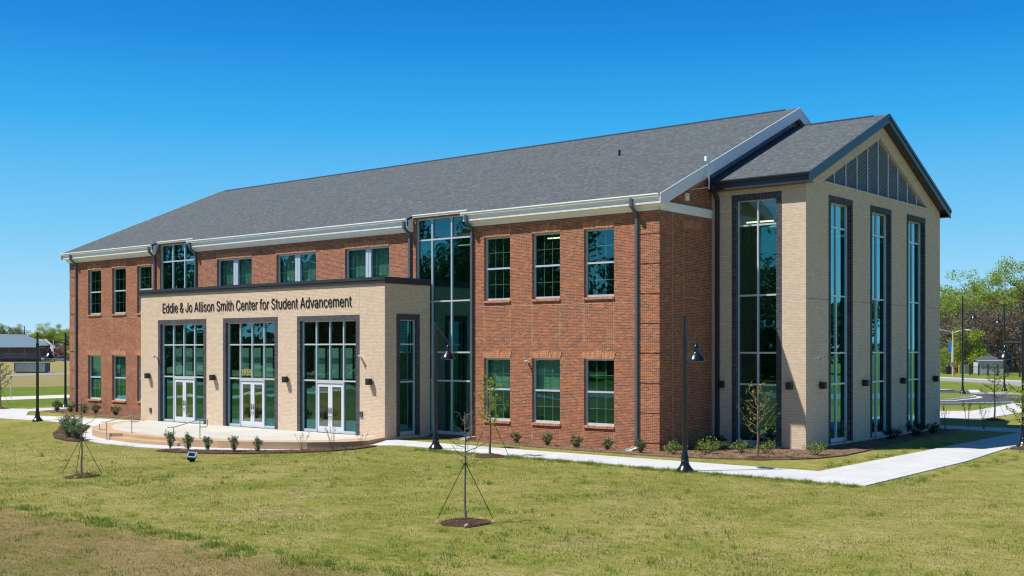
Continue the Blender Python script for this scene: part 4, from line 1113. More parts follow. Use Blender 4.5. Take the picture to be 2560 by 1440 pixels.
# ---- grass blades (ground cover): short turf in front, taller tufts along the edges
def blades(name, P, H, wid, mat, seed):
    rng = np.random.default_rng(seed); n = len(P)
    a = rng.uniform(0, 6.283, n); lean = rng.normal(0, 0.45, (n, 2)) * H[:, None]
    w = wid * rng.uniform(0.7, 1.3, n)
    V = np.empty((n, 3, 3)); dx = np.stack([np.cos(a) * w, np.sin(a) * w], 1)
    V[:, 0, :2] = P - dx; V[:, 1, :2] = P + dx; V[:, 2, :2] = P + lean
    z = gz(P[:, 0], P[:, 1]); V[:, 0, 2] = z - 0.01; V[:, 1, 2] = z - 0.01; V[:, 2, 2] = z + H
    me = bpy.data.meshes.new(name)
    me.vertices.add(3 * n); me.vertices.foreach_set('co', V.ravel())
    me.loops.add(3 * n); me.loops.foreach_set('vertex_index', np.arange(3 * n, dtype=np.int32))
    me.polygons.add(n); me.polygons.foreach_set('loop_start', np.arange(0, 3 * n, 3, dtype=np.int32))
    me.materials.append(M[mat]); me.update(); me.validate()
    o = link(name, me); o['kind'] = 'stuff'; return o
def free(P):
    k = np.ones(len(P), bool)
    for m in MASKS: k &= ~inpoly(m, P[:, 0], P[:, 1])
    k &= ~((P[:, 0] > -47.3) & (P[:, 0] < 4.6) & (P[:, 1] > 0) & (P[:, 1] < 25.2)); return P[k]
rng = np.random.default_rng(21)
P = np.stack([rng.uniform(-42, 34, 480000), rng.uniform(-34, -2.5, 480000)], 1)
keep = rng.random(len(P)) < np.clip(1.25 - np.hypot(P[:, 0] - 20, P[:, 1] + 35) / 62, 0.12, 1)
P = free(P[keep]); blades('grass', P, rng.uniform(0.02, 0.055, len(P)), 0.009, 'blade', 1)
def tufts(cs, nper, rad, h):
    out, hh = [], []
    for c in cs:
        n = rng.integers(nper // 2, nper); q = rng.normal(0, rad, (n, 2)) + c; out.append(q); hh.append(rng.uniform(0.5, 1.2, n) * h * rng.uniform(0.6, 1.2))
    return np.concatenate(out), np.concatenate(hh)
cs = []
for _ in range(330): cs.append((rng.uniform(-14, 11), -24.75 + rng.normal(0, 0.25)))
for _ in range(330): x = rng.uniform(-8.5, 11.3); cs.append((x, -5.55 - 0.04 * max(0, x) - abs(rng.normal(0, 0.35)) - 0.1))
for _ in range(70): cs.append((rng.uniform(11.5, 12.6), rng.uniform(-5.5, 14)))
for _ in range(50): cs.append((8.3 - abs(rng.normal(0, .4)), rng.uniform(-2.5, 12)))
for _ in range(420): cs.append((rng.uniform(-30, 30), rng.uniform(-30, -7)))
for _ in range(26):
    c0 = np.array([rng.uniform(-12, 16), rng.uniform(-29, -9)])
    for _ in range(9): cs.append(tuple(c0 + rng.normal(0, 0.7, 2)))
P, H = tufts(cs, 26, 0.085, 0.13); k = np.ones(len(P), bool)
for m in MASKS: k &= ~inpoly(m, P[:, 0], P[:, 1])
blades('grass_tufts', P[k], H[k], 0.008, 'bladegreen', 2)
# ================================================================== things on and by the building
GLYPHS = {
    '&': (448, '121,293 108,310 96,327 87,344 81,361 77,379 75,398 77,420 82,440 91,458 102,474 117,488 134,499 154,507 176,512 200,513 224,512 246,507 266,499 283,488 297,475 308,459 317,442 322,424 324,404 323,389 320,375 315,362 309,349 301,336 291,325 256,293;216,335 237,352 255,375 262,405 260,420 255,434 245,445 233,454 219,459 201,461 168,453 145,431 141,421 138,411 137,399 138,386 141,375 145,363 169,327|197,-7 165,-5 136,1 110,12 88,26 69,42 54,62 43,84 36,108 34,133 36,154 40,173 47,189 58,205 70,220 85,235 140,279 154,217 135,202 121,188 110,174 103,161 98,146 97,131 98,115 102,101 109,87 118,76 130,66 143,57 158,51 175,48 193,46 213,48 232,52 251,59 269,69 286,81 301,95 315,112 327,131 336,151 343,174 348,198 349,224 408,224 406,194 403,167 397,144 389,124 380,107 371,92 345,62 333,47 315,30 294,17 271,7 246,-1 221,-5|204,284 438,0 364,0 121,293 169,327'),
    '1': (453, '76,0 76,55 391,55 391,0|276,509 276,0 212,0 212,448 209,448 86,358 86,427 198,509'),
    '3': (453, '218,-7 188,-5 159,1 133,10 108,22 88,38 70,57 57,79 48,104 44,132 109,132 112,115 118,100 126,87 137,76 150,66 165,59 182,54 200,51 219,50 239,51 258,55 275,61 291,69 304,80 315,93 323,108 328,125 329,145 328,163 323,180 316,196 306,211 292,223 275,234 254,241 229,246 201,248 157,248 157,299 288,448 288,452 70,452 70,509 372,509 372,461 211,278 211,289 247,290 279,286 308,276 333,262 354,244 371,222 383,198 391,173 393,145 390,116 383,90 370,66 354,45 333,27 309,12 281,2 251,-5'),
    '5': (453, '221,-7 192,-5 165,1 140,11 118,25 99,41 83,60 71,82 63,105 60,130 122,130 125,115 130,102 138,89 148,78 160,68 173,60 188,54 204,51 221,50 241,51 259,56 276,64 291,75 304,89 314,104 322,122 326,141 328,162 326,183 321,203 314,221 303,237 290,251 275,262 257,270 238,275 218,277 201,276 184,273 167,268 152,262 139,255 128,246 67,253 96,509 366,509 366,452 151,452 134,301 136,301 148,311 162,318 178,325 194,330 212,333 229,334 252,332 274,328 294,321 313,311 330,299 345,285 358,269 370,251 379,231 386,210 390,187 391,163 388,132 381,102 369,76 352,52 332,32 309,15 282,3 253,-4'),
    '9': (453, '226,516 256,513 285,506 310,494 333,478 352,458 368,434 380,408 387,378 389,347 387,322 382,296 373,270 359,240 340,207 315,168 200,0 130,0 301,248 307,248 287,221 257,202 245,198 232,195 218,195 188,197 161,203 137,214 116,229 98,247 83,269 72,294 66,321 64,352 66,382 73,411 85,436 101,459 120,479 143,494 168,506 196,513;226,460 207,459 190,454 174,446 160,435 148,423 138,407 131,390 127,372 125,352 127,331 131,313 138,295 148,280 160,268 174,257 190,250 207,245 226,243 245,245 263,249 279,257 293,267 305,280 314,295 322,312 326,330 327,350 326,371 322,390 314,407 305,422 293,435 279,446 263,454 245,459'),
    'A': (480, '16,0 201,509 276,509 463,0 395,0 287,302 264,372 232,478 245,478 213,371 191,302 85,0|110,142 110,199 370,199 370,142'),
    'C': (510, '267,-7 225,-3 186,7 150,25 119,49 92,79 70,115 53,157 44,203 40,254 44,305 53,352 70,393 92,429 119,459 150,484 186,501 225,512 267,516 293,514 317,511 340,504 362,496 383,485 402,471 419,456 435,438 448,418 459,397 467,373 473,348 408,348 404,365 397,380 389,395 380,407 369,418 357,428 344,437 330,444 315,449 300,453 284,455 267,456 237,453 209,445 184,432 161,414 141,391 125,364 113,332 106,295 103,254 106,213 113,177 125,145 141,117 161,94 184,76 210,63 237,56 267,53 284,54 300,56 315,60 330,65 344,72 357,81 369,90 380,102 389,114 397,128 404,144 408,160 473,160 467,135 459,112 448,91 435,71 420,53 402,38 383,24 363,13 341,5 317,-2 293,-6'),
    'E': (419, '60,0 60,509 372,509 372,452 125,452 125,286 355,286 355,229 125,229 125,57 375,57 375,0'),
    'J': (396, '185,-7 143,-2 106,11 75,33 52,63 38,100 33,145 33,173 98,173 98,145 100,117 108,93 122,74 139,61 160,53 185,50 209,53 230,61 248,74 261,93 269,117 272,145 272,509 336,509 336,145 332,100 318,63 294,33 263,11 227,-2'),
    'S': (447, '224,-9 188,-7 156,-1 128,9 102,23 81,40 64,60 51,83 42,109 38,137 104,137 108,118 114,102 123,88 136,76 150,66 166,59 185,53 204,50 224,49 246,50 267,54 286,60 303,69 317,79 329,92 338,106 344,122 346,139 344,154 340,168 332,179 322,189 310,197 296,205 245,222 184,239 145,253 112,269 86,289 67,313 56,341 52,372 54,400 62,425 75,448 92,468 113,484 138,498 165,508 195,514 227,516 259,514 289,508 316,498 340,484 360,468 377,449 390,427 398,403 401,378 337,378 332,402 320,421 302,437 280,449 254,456 225,459 204,457 185,454 167,448 152,440 139,430 129,418 121,405 117,391 115,376 117,359 122,345 131,334 142,324 155,315 169,308 212,293 264,279 312,264 328,256 344,248 359,238 372,226 384,213 395,198 402,180 407,161 408,139 406,112 399,87 386,64 370,43 349,25 323,11 294,0 261,-7'),
    'a': (389, '160,-9 137,-7 115,-3 94,5 76,15 60,29 48,45 38,63 32,84 30,108 32,128 36,146 43,161 53,174 64,184 78,193 92,200 108,206 125,211 178,220 234,227 265,235 276,255 276,257 275,272 272,285 267,297 260,307 251,315 240,322 227,327 212,330 196,331 178,330 163,327 149,322 118,301 100,274 41,291 51,313 64,331 79,346 95,358 114,368 133,375 153,380 173,383 194,384 239,379 255,375 271,369 286,360 300,350 312,336 322,320 330,301 335,278 337,251 337,0 277,0 277,52 272,52 252,25 242,16 229,8 215,1 199,-4 181,-7;170,45 192,47 211,51 228,59 242,68 254,80 263,93 270,108 274,122 276,138 276,190 259,182 231,176 200,171 175,168 134,159 122,153 112,147 103,139 97,130 93,118 92,105 93,93 96,82 102,72 109,64 119,57 130,52 142,48 156,46'),
    'c': (396, '207,-8 174,-5 144,3 117,16 93,35 72,58 56,85 44,116 37,150 34,187 37,225 44,260 56,291 72,318 93,341 117,360 144,374 174,382 207,384 226,384 243,381 260,377 276,371 291,364 305,356 318,346 330,335 340,322 349,308 356,293 362,277 303,262 290,289 270,311 242,325 207,330 184,328 163,321 145,310 130,296 118,278 108,258 102,236 98,212 96,187 98,163 102,139 108,117 118,97 130,80 145,66 163,55 184,49 207,46 243,52 271,66 292,89 304,117 363,102 357,86 350,70 341,56 331,43 319,32 306,21 292,12 277,5 261,-1 244,-5 226,-7'),
    'd': (424, '195,-8 165,-6 137,3 111,16 89,34 70,57 55,84 43,116 36,151 34,189 36,227 43,261 55,293 70,320 89,342 112,361 137,374 165,382 196,384 218,383 237,379 253,373 267,364 278,355 287,346 306,319 311,319 311,509 372,509 372,0 313,0 313,59 307,59 287,31 277,21 266,12 252,4 236,-3 217,-7;205,47 226,49 246,55 263,65 278,78 290,95 299,115 306,138 310,162 312,189 310,216 306,241 300,263 290,282 278,299 263,312 246,322 227,328 205,330 182,328 162,322 145,311 130,298 118,281 108,261 102,239 98,215 96,189 98,163 102,139 109,117 118,97 130,80 145,66 162,55 182,49'),
    'e': (404, '212,-8 177,-5 145,3 117,16 92,35 72,58 56,85 44,116 37,150 34,187 36,224 44,258 55,290 71,317 91,340 115,359 142,373 172,382 205,384 226,383 246,380 266,374 285,366 303,355 319,341 334,324 347,305 357,282 365,256 370,227 371,194 371,169 96,169 98,151 102,127 110,106 121,88 135,73 151,61 169,53 190,48 212,46 227,47 241,49 254,53 265,58 276,65 285,73 294,82 300,93 306,105 365,91 358,72 348,55 335,39 320,26 302,14 283,4 261,-3 237,-7;308,221 308,226 304,248 298,269 288,286 277,301 263,314 246,323 227,328 205,330 183,328 164,323 146,313 131,301 119,286 109,270 102,251 97,231 97,221'),
    'f': (254, '228,379 228,327 6,327 6,379|81,0 81,432 82,452 87,470 96,486 107,499 120,510 135,519 152,525 169,529 187,530 222,527 243,521 227,468 215,472 195,474 178,472 164,468 154,460 147,449 143,435 142,419 142,0'),
    'h': (410, '114,227 114,0 53,0 53,509 114,509 114,287 102,287 116,319 132,344 152,362 175,374 200,382 227,384 252,383 275,377 295,369 313,356 328,340 341,321 350,298 355,271 357,240 357,0 296,0 296,235 293,263 286,286 273,304 256,318 235,326 210,329 192,328 176,324 161,317 147,308 136,297 126,283 119,266 115,248'),
    'i': (167, '53,0 53,379 114,379 114,0|84,443 73,444 63,448 54,455 47,463 43,472 41,483 43,494 47,504 54,512 63,518 73,522 84,524 95,522 105,518 114,512 121,504 125,494 126,483 125,472 121,463 114,455 105,448 95,444'),
    'l': (189, '139,-2 112,0 91,8 74,20 62,37 55,59 53,84 53,509 114,509 114,99 114,83 117,71 120,62 126,57 135,53 146,52 160,53 170,54 181,3 162,-1'),
    'm': (610, '53,0 53,379 112,379 112,295 108,295 114,314 122,331 132,346 144,358 158,368 172,376 187,382 203,385 219,386 245,383 268,375 287,361 303,342 314,320 321,295 312,295 318,312 326,329 337,343 350,356 364,366 381,375 398,381 417,385 437,386 458,385 478,380 497,372 514,361 529,346 541,328 550,307 555,283 557,255 557,0 496,0 496,254 493,279 485,298 473,313 456,323 438,329 419,330 402,329 387,326 374,320 363,312 353,302 345,290 340,277 336,263 335,247 335,0 274,0 274,260 272,280 265,297 253,311 238,322 220,328 199,330 185,329 171,326 158,320 145,312 135,302 126,289 119,274 115,257 114,238 114,0'),
    'n': (410, '114,227 114,0 53,0 53,379 112,379 112,287 102,287 116,319 132,344 152,362 175,374 200,382 227,384 252,383 275,377 295,369 313,356 328,340 341,321 350,298 355,271 357,240 357,0 296,0 296,235 293,263 286,286 273,304 256,318 235,326 210,329 192,328 176,324 161,317 147,308 136,297 126,283 119,266 115,248'),
    'o': (415, '207,-8 174,-5 144,3 117,16 93,35 72,58 56,85 44,116 37,150 34,187 37,225 44,260 56,291 72,318 93,341 117,360 144,374 174,382 207,384 241,382 271,374 299,360 323,341 343,318 359,291 371,260 379,225 381,187 379,150 371,116 359,85 343,58 323,35 299,16 271,3 241,-5;207,46 231,49 252,55 270,66 285,80 298,97 307,117 314,139 318,163 319,187 318,212 314,236 307,258 298,278 285,296 270,310 252,321 231,328 207,330 184,328 163,321 145,310 130,296 118,278 108,258 102,236 98,212 96,187 98,163 102,139 108,117 118,97 130,80 145,66 163,55 184,49'),
    'r': (259, '53,0 53,379 112,379 112,321 115,321 124,339 137,354 152,367 171,377 191,383 213,385 229,384 243,384 243,322 230,324 207,326 190,324 174,321 159,315 146,306 135,296 126,284 119,269 115,254 114,237 114,0'),
    's': (365, '182,-8 157,-7 133,-3 112,3 93,12 76,24 62,38 50,54 41,73 36,94 94,107 101,87 111,72 124,60 141,52 160,47 181,45 206,47 227,53 244,62 258,74 265,88 268,103 266,115 262,126 254,136 243,144 229,150 212,155 149,170 118,180 92,192 72,208 58,227 50,249 47,274 49,295 55,314 65,332 79,347 95,360 115,370 137,378 161,383 187,384 212,383 234,379 254,372 271,363 286,352 299,339 309,324 318,308 324,290 268,277 262,291 254,304 243,316 228,325 210,331 187,333 166,331 147,326 131,317 119,305 111,292 109,277 110,264 115,253 124,243 136,235 152,229 172,223 229,209 261,200 287,187 306,171 320,153 328,131 331,107 329,85 323,65 312,47 298,31 281,18 260,6 236,-2 210,-7'),
    't': (227, '204,379 204,327 6,327 6,379|65,471 126,471 126,98 127,83 130,70 136,61 144,55 156,51 170,50 185,51 202,54 213,2 192,-3 168,-4 138,-1 113,7 92,21 77,41 68,64 65,93'),
    'u': (410, '182,-5 158,-3 135,2 115,11 97,23 82,39 69,59 60,82 54,109 53,139 53,379 114,379 114,144 116,117 124,94 137,75 154,61 175,53 200,50 218,51 234,55 249,62 263,71 274,83 283,97 290,113 295,132 296,153 296,379 357,379 357,0 298,0 298,92 307,92 294,60 277,35 257,17 234,5 209,-3'),
    'v': (389, '163,0 17,379 84,379 165,155 187,87 206,21 184,21 203,87 224,155 305,379 371,379 226,0'),
}
def text_mesh(name, s, ext):
    """sans serif lettering from outlines: every glyph is a filled, extruded shape; baseline 0, capitals 0.509 high"""
    V, F, x = [], [], 0.0
    for ch in s:
        if ch == ' ':
            x += 0.188; continue
        adv, enc = GLYPHS[ch]
        for part in enc.split('|'):
            cu = bpy.data.curves.new('glyph', 'CURVE'); cu.dimensions = '2D'; cu.fill_mode = 'BOTH'; cu.extrude = ext
            for cont in part.split(';'):
                pts = [tuple(int(k) / 1000 for k in q.split(',')) for q in cont.split(' ')]
                sp = cu.splines.new('POLY'); sp.points.add(len(pts) - 1); sp.use_cyclic_u = True
                for a, (px_, py_) in zip(sp.points, pts): a.co = (px_, py_, 0, 1)
            o = bpy.data.objects.new('glyph', cu); COL.objects.link(o)
            dg = bpy.context.evaluated_depsgraph_get(); me = bpy.data.meshes.new_from_object(o.evaluated_get(dg))
            k0 = len(V); V += [(v.co.x + x, v.co.y, v.co.z) for v in me.vertices]; F += [tuple(i + k0 for i in p.vertices) for p in me.polygons]
            bpy.data.objects.remove(o); bpy.data.curves.remove(cu); bpy.data.meshes.remove(me)
        x += adv / 1000
    me = bpy.data.meshes.new(name); me.from_pydata(V, [], F); me.update(); return me
def fit_text(me, x0, x1, capz0, capz1, capref, y):
    co = np.empty(len(me.vertices) * 3); me.vertices.foreach_get('co', co); co = co.reshape(-1, 3)
    sx = (x1 - x0) / (co[:, 0].max() - co[:, 0].min()); sz = (capz1 - capz0) / capref
    out = np.stack([x0 + (co[:, 0] - co[:, 0].min()) * sx, y - co[:, 2], capz0 + co[:, 1] * sz], 1)
    me.vertices.foreach_set('co', out.ravel()); me.update()
capref = 0.509
SIGN = 'Eddie & Jo Allison Smith Center for Student Advancement'
def advw(s): return sum(0.188 if ch == ' ' else GLYPHS[ch][0] / 1000 for ch in s)
sg = empty('building_sign', (-31.55, EY, 6.235), 'black metal lettering naming the building across the top of the tan entrance block', 'sign')
kx, kz, off = 16.0 / advw(SIGN), 0.545 / capref, 0.0
for wd in SIGN.split(' '):
    me = text_mesh('word', wd, 0.010); me.materials.append(M['ink'])
    for v in me.vertices: v.co = ((off + v.co.x) * kx, -0.022 - v.co.z, v.co.y * kz)
    link('word', me, sg); off += advw(wd) + 0.188
me = text_mesh('number_sign', '1935', 0.006)
fit_text(me, -24.44, -23.60, 2.76, 3.07, capref, EY + 0.175); me.materials.append(M['gold'])
tag(link('number_sign', me), 'gold numerals 1935 on the glass over the middle entrance door', 'sign')

def sconce(loc, rz, label):
    r = empty('wall_light', loc, label, 'wall light', 'square black wall lights', rz)
    mb = MB(); mb.box(-0.075, 0.075, -0.04, -0.022, -0.09, 0.09); mb.box(-0.04, 0.04, -0.07, -0.04, -0.05, 0.05); mb.build('wall_plate', M['mattblack'], r)
    mb = MB(); mb.box(-0.12, 0.12, -0.30, -0.07, 0.11, 0.15); mb.box(-0.12, 0.12, -0.30, -0.285, -0.15, 0.11); mb.box(-0.12, 0.12, -0.085, -0.07, -0.15, 0.11)
    mb.box(-0.12, -0.105, -0.285, -0.085, -0.15, 0.11); mb.box(0.105, 0.12, -0.285, -0.085, -0.15, 0.11); mb.build('housing', M['mattblack'], r)
    mb = MB(); mb.box(-0.104, 0.104, -0.284, -0.086, 0.06, 0.08); mb.build('diffuser', M['blind'], r)
for x, lb in ((-32.85, 'black wall light left of the left entrance door'), (-26.58, 'black wall light between the left and middle entrances'), (-20.41, 'black wall light between the middle and right entrances'), (-14.2, 'black wall light right of the right entrance near the tan corner')): sconce((x, EY + 0.022, 2.61), 0, lb)
for x, lb in ((0.55, 'black wall light left of the front window of the tan wing'), (3.85, 'black wall light right of the front window at the tan corner')): sconce((x, TY0 + 0.022, 2.60), 0, lb)
for y, lb in ((5.75, 'black wall light left of the first side window of the wing'), (10.4, 'black wall light between first and second side windows of the wing'), (15.15, 'black wall light between second and third side windows of the wing'), (19.75, 'black wall light at the far end of the wing\'s side wall')): sconce((TX - 0.022, y, 2.60), math.pi / 2, lb)

def seccam(loc, rz, label):
    r = empty('security_camera', loc, label, 'camera', 'small white security cameras', rz)
    mb = MB(); mb.lathe([(0.05, 0), (0.05, 0.02), (0.02, 0.03)], (0, 0, 0), 12)
    me = mb.mesh('bracket', M['white']); 
    for v in me.vertices: v.co = (v.co.x, -v.co.z, v.co.y)
    link('bracket', me, r)
    mb = MB(); mb.tube([(0, -0.02, 0), (0, -0.10, 0.02), (0, -0.14, 0.0)], 0.016, 8); mb.build('arm', M['white'], r)
    mb = MB(); mb.tube([(0, -0.05, 0.02), (0, -0.28, -0.05)], [0.045, 0.05], 12); mb.obox((0, -0.17, 0.035), (0.055, 0, 0), (0, 0.14, -0.042), (0, 0.003, 0.006)); mb.build('housing', M['white'], r, True)
    mb = MB(); mb.tube([(0, -0.281, -0.05), (0, -0.286, -0.052)], 0.04, 12); mb.build('lens', M['black'], r)
seccam((-32.15, EY, 3.75), 0.5, 'white security camera left of the left entrance')
seccam((-14.92, EY, 3.78), 0.5, 'white security camera at the right edge of the right entrance')
seccam((-7.07, 0, 3.57), 0.3, 'white security camera on the red brick between the lower windows')
seccam((TX, 5.15, 3.82), math.pi / 2, 'white security camera on the side wall of the tan wing')
def outlet(x, z, y, label):
    r = empty('wall_box', (x, y, z), label, 'outlet box', 'grey boxes on the entrance wall')
    mb = MB(); mb.box(-0.09, 0.09, -0.05, 0.0, -0.14, 0.14); mb.box(-0.075, 0.075, -0.062, -0.051, -0.12, 0.12); mb.build('cover', M['slate'], r)
    mb = MB(); mb.box(-0.03, 0.03, -0.07, -0.0625, 0.02, 0.08); mb.build('button', M['mattblack'], r)
outlet(-32.72, 0.60, EY, 'grey box low on the tan wall left of the left entrance')
outlet(-14.87, 1.02, EY, 'grey box on the tan wall right of the right entrance')

# antenna on the brick gable
r = empty('antenna_mast', (0.0, 3.05, 10.6), 'galvanised antenna mast bracketed to the brick gable beside the wing roof', 'antenna')
mb = MB(); mb.tube([(0.62, 0.0, 0.55), (0.62, 0.0, 2.12)], 0.035, 8); mb.build('mast', M['steel'], r, True)
mb = MB()
for z in (0.65, 1.12): mb.tube([(0.0, -0.55, z - 0.12), (0.62, 0, z)], 0.016, 6); mb.tube([(0.0, 0.35, z), (0.62, 0, z)], 0.016, 6)
mb.tube([(0.0, -0.35, 0.6), (0.62, 0, 1.12)], 0.014, 6); mb.build('bracket', M['steel'], r)
mb = MB(); mb.box(0.52, 0.62, -0.22, -0.03, 1.78, 1.98); mb.build('radio_unit', M['white'], r)
mb = MB(); mb.tube([(0.55 + 0.02 * math.cos(a), -0.05 + 0.17 * math.cos(a), 0.78 + 0.19 * math.sin(a)) for a in np.arange(0, 12.4, 0.4)], 0.012, 5); mb.build('cable_loop', M['mattblack'], r)
r = empty('junction_box', (0.0, 2.16, 10.78), 'small white box with yellow sticker on the brick gable below the rake', 'junction box')
mb = MB(); mb.box(0, 0.09, -0.13, 0.13, -0.16, 0.16); mb.build('box_body', M['white'], r)
mb = MB(); mb.box(0.0905, 0.094, -0.08, 0.08, 0.06, 0.115); mb.build('sticker', M['gold'], r)

for x, y, rz, lb in ((-0.9, -0.62, 0.15, 'concrete splash block under the downspout at the right brick corner'), (-10.25, -0.55, 0.1, 'concrete splash block under the downspout beside the tall glazing')):
    mb = MB(); mb.box(-0.17, 0.17, -0.45, 0.4, 0, 0.07); mb.box(-0.17, -0.12, -0.45, 0.4, 0.07, 0.11); mb.box(0.12, 0.17, -0.45, 0.4, 0.07, 0.11); mb.box(-0.119, 0.119, 0.34, 0.4, 0.07, 0.11)
    o = mb.build('splash_block', M['kerb'], None, loc=(x, y, g1(x, y) + 0.045)); o.rotation_euler = (0.06, 0, rz)
    tag(o, lb, 'splash block', 'concrete splash blocks')

# handrails on the terrace steps
def handrail(p0, p1, z0, z1, label):
    r = empty('handrail', (p0[0], p0[1], z0), label, 'handrail', 'steel handrails on the terrace steps')
    a = Vector((0, 0, 0)); b = Vector((p1[0] - p0[0], p1[1] - p0[1], z1 - z0)); d = Vector((b.x, b.y, 0)).normalized()
    H = Vector((0, 0, 0.88))
    for nm, p in (('post', a), ('post', b)):
        mb = MB(); mb.tube([p + Vector((0, 0, -0.05)), p + H], 0.024, 8); mb.lathe([(0.05, 0), (0.05, 0.015), (0.026, 0.03)], p, 10); mb.build(nm, M['steel'], r, True)
    lo = a + H - d * 0.34; hi = b + H + d * 0.34
    pts = [a + Vector((0, 0, 0.5)), a - d * 0.30 + Vector((0, 0, 0.5)), lo + Vector((0, 0, -0.34)), lo + Vector((0, 0, -0.04)), lo + d * 0.05, a + H, b + H, hi - d * 0.05, hi + Vector((0, 0, -0.05)), hi + Vector((0, 0, -0.3)), b + d * 0.30 + Vector((0, 0, 0.53)), b + d * 0.0 + Vector((0, 0, 0.53))]
    mb = MB(); mb.tube(pts, 0.021, 8); mb.build('rail', M['steel'], r, True)
handrail((-25.72, -10.1), (-25.1, -9.1), -0.33, 0.0, 'steel handrail with looped ends at the left end of the terrace steps')
handrail((-19.95, -10.15), (-19.4, -9.1), -0.33, 0.0, 'steel handrail with looped ends at the right end of the terrace steps')

# floodlight in the lawn
fx, fy = -13.4, -13.7
r = empty('floodlight', (fx, fy, g1(fx, fy)), 'square black ground floodlight standing in the lawn before the terrace', 'floodlight', None, 0.69)
mb = MB(); mb.lathe([(0.10, -0.02), (0.10, 0.05), (0.05, 0.07)], (0, 0, 0), 12); mb.box(-0.15, -0.13, -0.03, 0.03, 0.09, 0.24); mb.box(0.13, 0.15, -0.03, 0.03, 0.09, 0.24); mb.box(-0.15, 0.15, -0.03, 0.03, 0.06, 0.09); mb.build('yoke', M['mattblack'], r)
n = Vector((0.12, -0.5, 0.86)).normalized(); ax = Vector((1, 0, 0)); ax = (ax - n * ax.dot(n)).normalized(); ay = n.cross(ax)
c = Vector((0, 0, 0.27)); mb = MB()
mb.obox(c, ax * 0.2, ay * 0.19, n * 0.08); mb.obox(c - n * 0.11, ax * 0.13, ay * 0.13, n * 0.03)
for s in (-1, 1): mb.obox(c + n * 0.115 + ax * 0.19 * s, ax * 0.03, ay * 0.21, n * 0.034, 1); mb.obox(c + n * 0.115 + ay * 0.18 * s, ax * 0.159, ay * 0.03, n * 0.034, 1)
mb.build('lamp_housing', [M['mattblack'], M['louver']], r)
mb = MB(); mb.obox(c + n * 0.086, ax * 0.168, ay * 0.158, n * 0.004); mb.build('lens', M['black'], r)
r.scale = (0.8, 0.8, 0.8)

# ---- street lamps with bell shades
def street_lamp(x, y, ang, label, H=5.42, arm=0.78, base_z=None):
    z = g1(x, y) if base_z is None else base_z
    k = H / 5.42
    r = empty('street_lamp', (x, y, z), label, 'street lamp', 'black bell shade street lamps', ang)
    mb = MB(); mb.lathe([(0.31, -0.05), (0.31, 0.07), (0.285, 0.10), (0.22, 0.17), (0.155, 0.27), (0.14, 0.36), (0.15, 0.40), (0.13, 0.43), (0.13, 0.56), (0.10, 0.60), (0.092, 0.78)], (0, 0, 0), 20); mb.build('base', M['black'], r, True)
    mb = MB(); mb.tube([(0, 0, 0.7), (0, 0, 4.72 * k)], [0.088, 0.078], 14); mb.tube([(0, 0, 4.55 * k), (0, 0, 4.80 * k)], 0.096, 14); mb.tube([(0, 0, 4.7 * k), (0, 0, H)], [0.07, 0.06], 12); mb.lathe([(0.062, 0), (0.075, 0.03), (0.03, 0.07)], (0, 0, H), 10); mb.build('pole', M['black'], r, True)
    zs = 4.62 * k
    mb = MB(); mb.tube([(0.05, 0, zs), (arm + 0.03, 0, zs)], 0.042, 8); mb.tube([(0.03, 0, H - 0.12), (arm, 0, zs + 0.06)], 0.018, 6); mb.tube([(arm, 0, zs + 0.09), (arm, 0, zs - 0.14)], 0.03, 8); mb.build('arm', M['black'], r, True)
    zz = zs - 0.72
    mb = MB(); mb.lathe([(0.33, 0.0), (0.325, 0.03), (0.28, 0.10), (0.25, 0.15), (0.20, 0.22), (0.125, 0.29), (0.10, 0.33), (0.105, 0.37), (0.10, 0.47), (0.075, 0.56), (0.03, 0.60)], (arm, 0, zz), 24); mb.build('lamp_shade', M['black'], r, True)
    mb = MB(); mb.lathe([(0.30, -0.004), (0.29, -0.02), (0.02, -0.05)], (arm, 0, zz), 20); mb.build('lens', M['slate'], r, True)
N90 = math.pi / 2
street_lamp(4.8, -5.95, N90, 'black street lamp by the walk before the tan wing')
street_lamp(-8.12, -5.05, N90, 'black street lamp before the tall glazing beside the entrance block')
street_lamp(-41.7, -5.25, N90, 'nearer of the two black street lamps left of the building')
street_lamp(-52.9, 2.8, N90, 'farther black street lamp at the left brick corner', base_z=-0.13)
street_lamp(11.12, 12.2, math.pi, 'black street lamp at the right edge of the picture beside the walk')
street_lamp(-9.25, 67.0, 0.0, 'tall black street lamp on the grass island in the parking lot', 9.0, 1.0, 0.0)
street_lamp(-9.74, 81.4, N90 * 2.6, 'tall black street lamp on the grass beyond the parking lot', 9.0, 0.75)
# ================================================================== background
CX, CY = 25.648, -40.774
def bg(u, depth, off=0.0):
    """point on the ground at picture column u (2560 wide) and optical depth; returns x, y and the heading of picture right"""
    f, c = 2845.0, 1280.0
    vd = (-0.63676, 0.77107); rt = (0.77107, 0.63676)
    s = (u - c) / f * depth
    return CX + vd[0] * depth + rt[0] * s, CY + vd[1] * depth + rt[1] * s
RZ = math.atan2(0.63676, 0.77107)

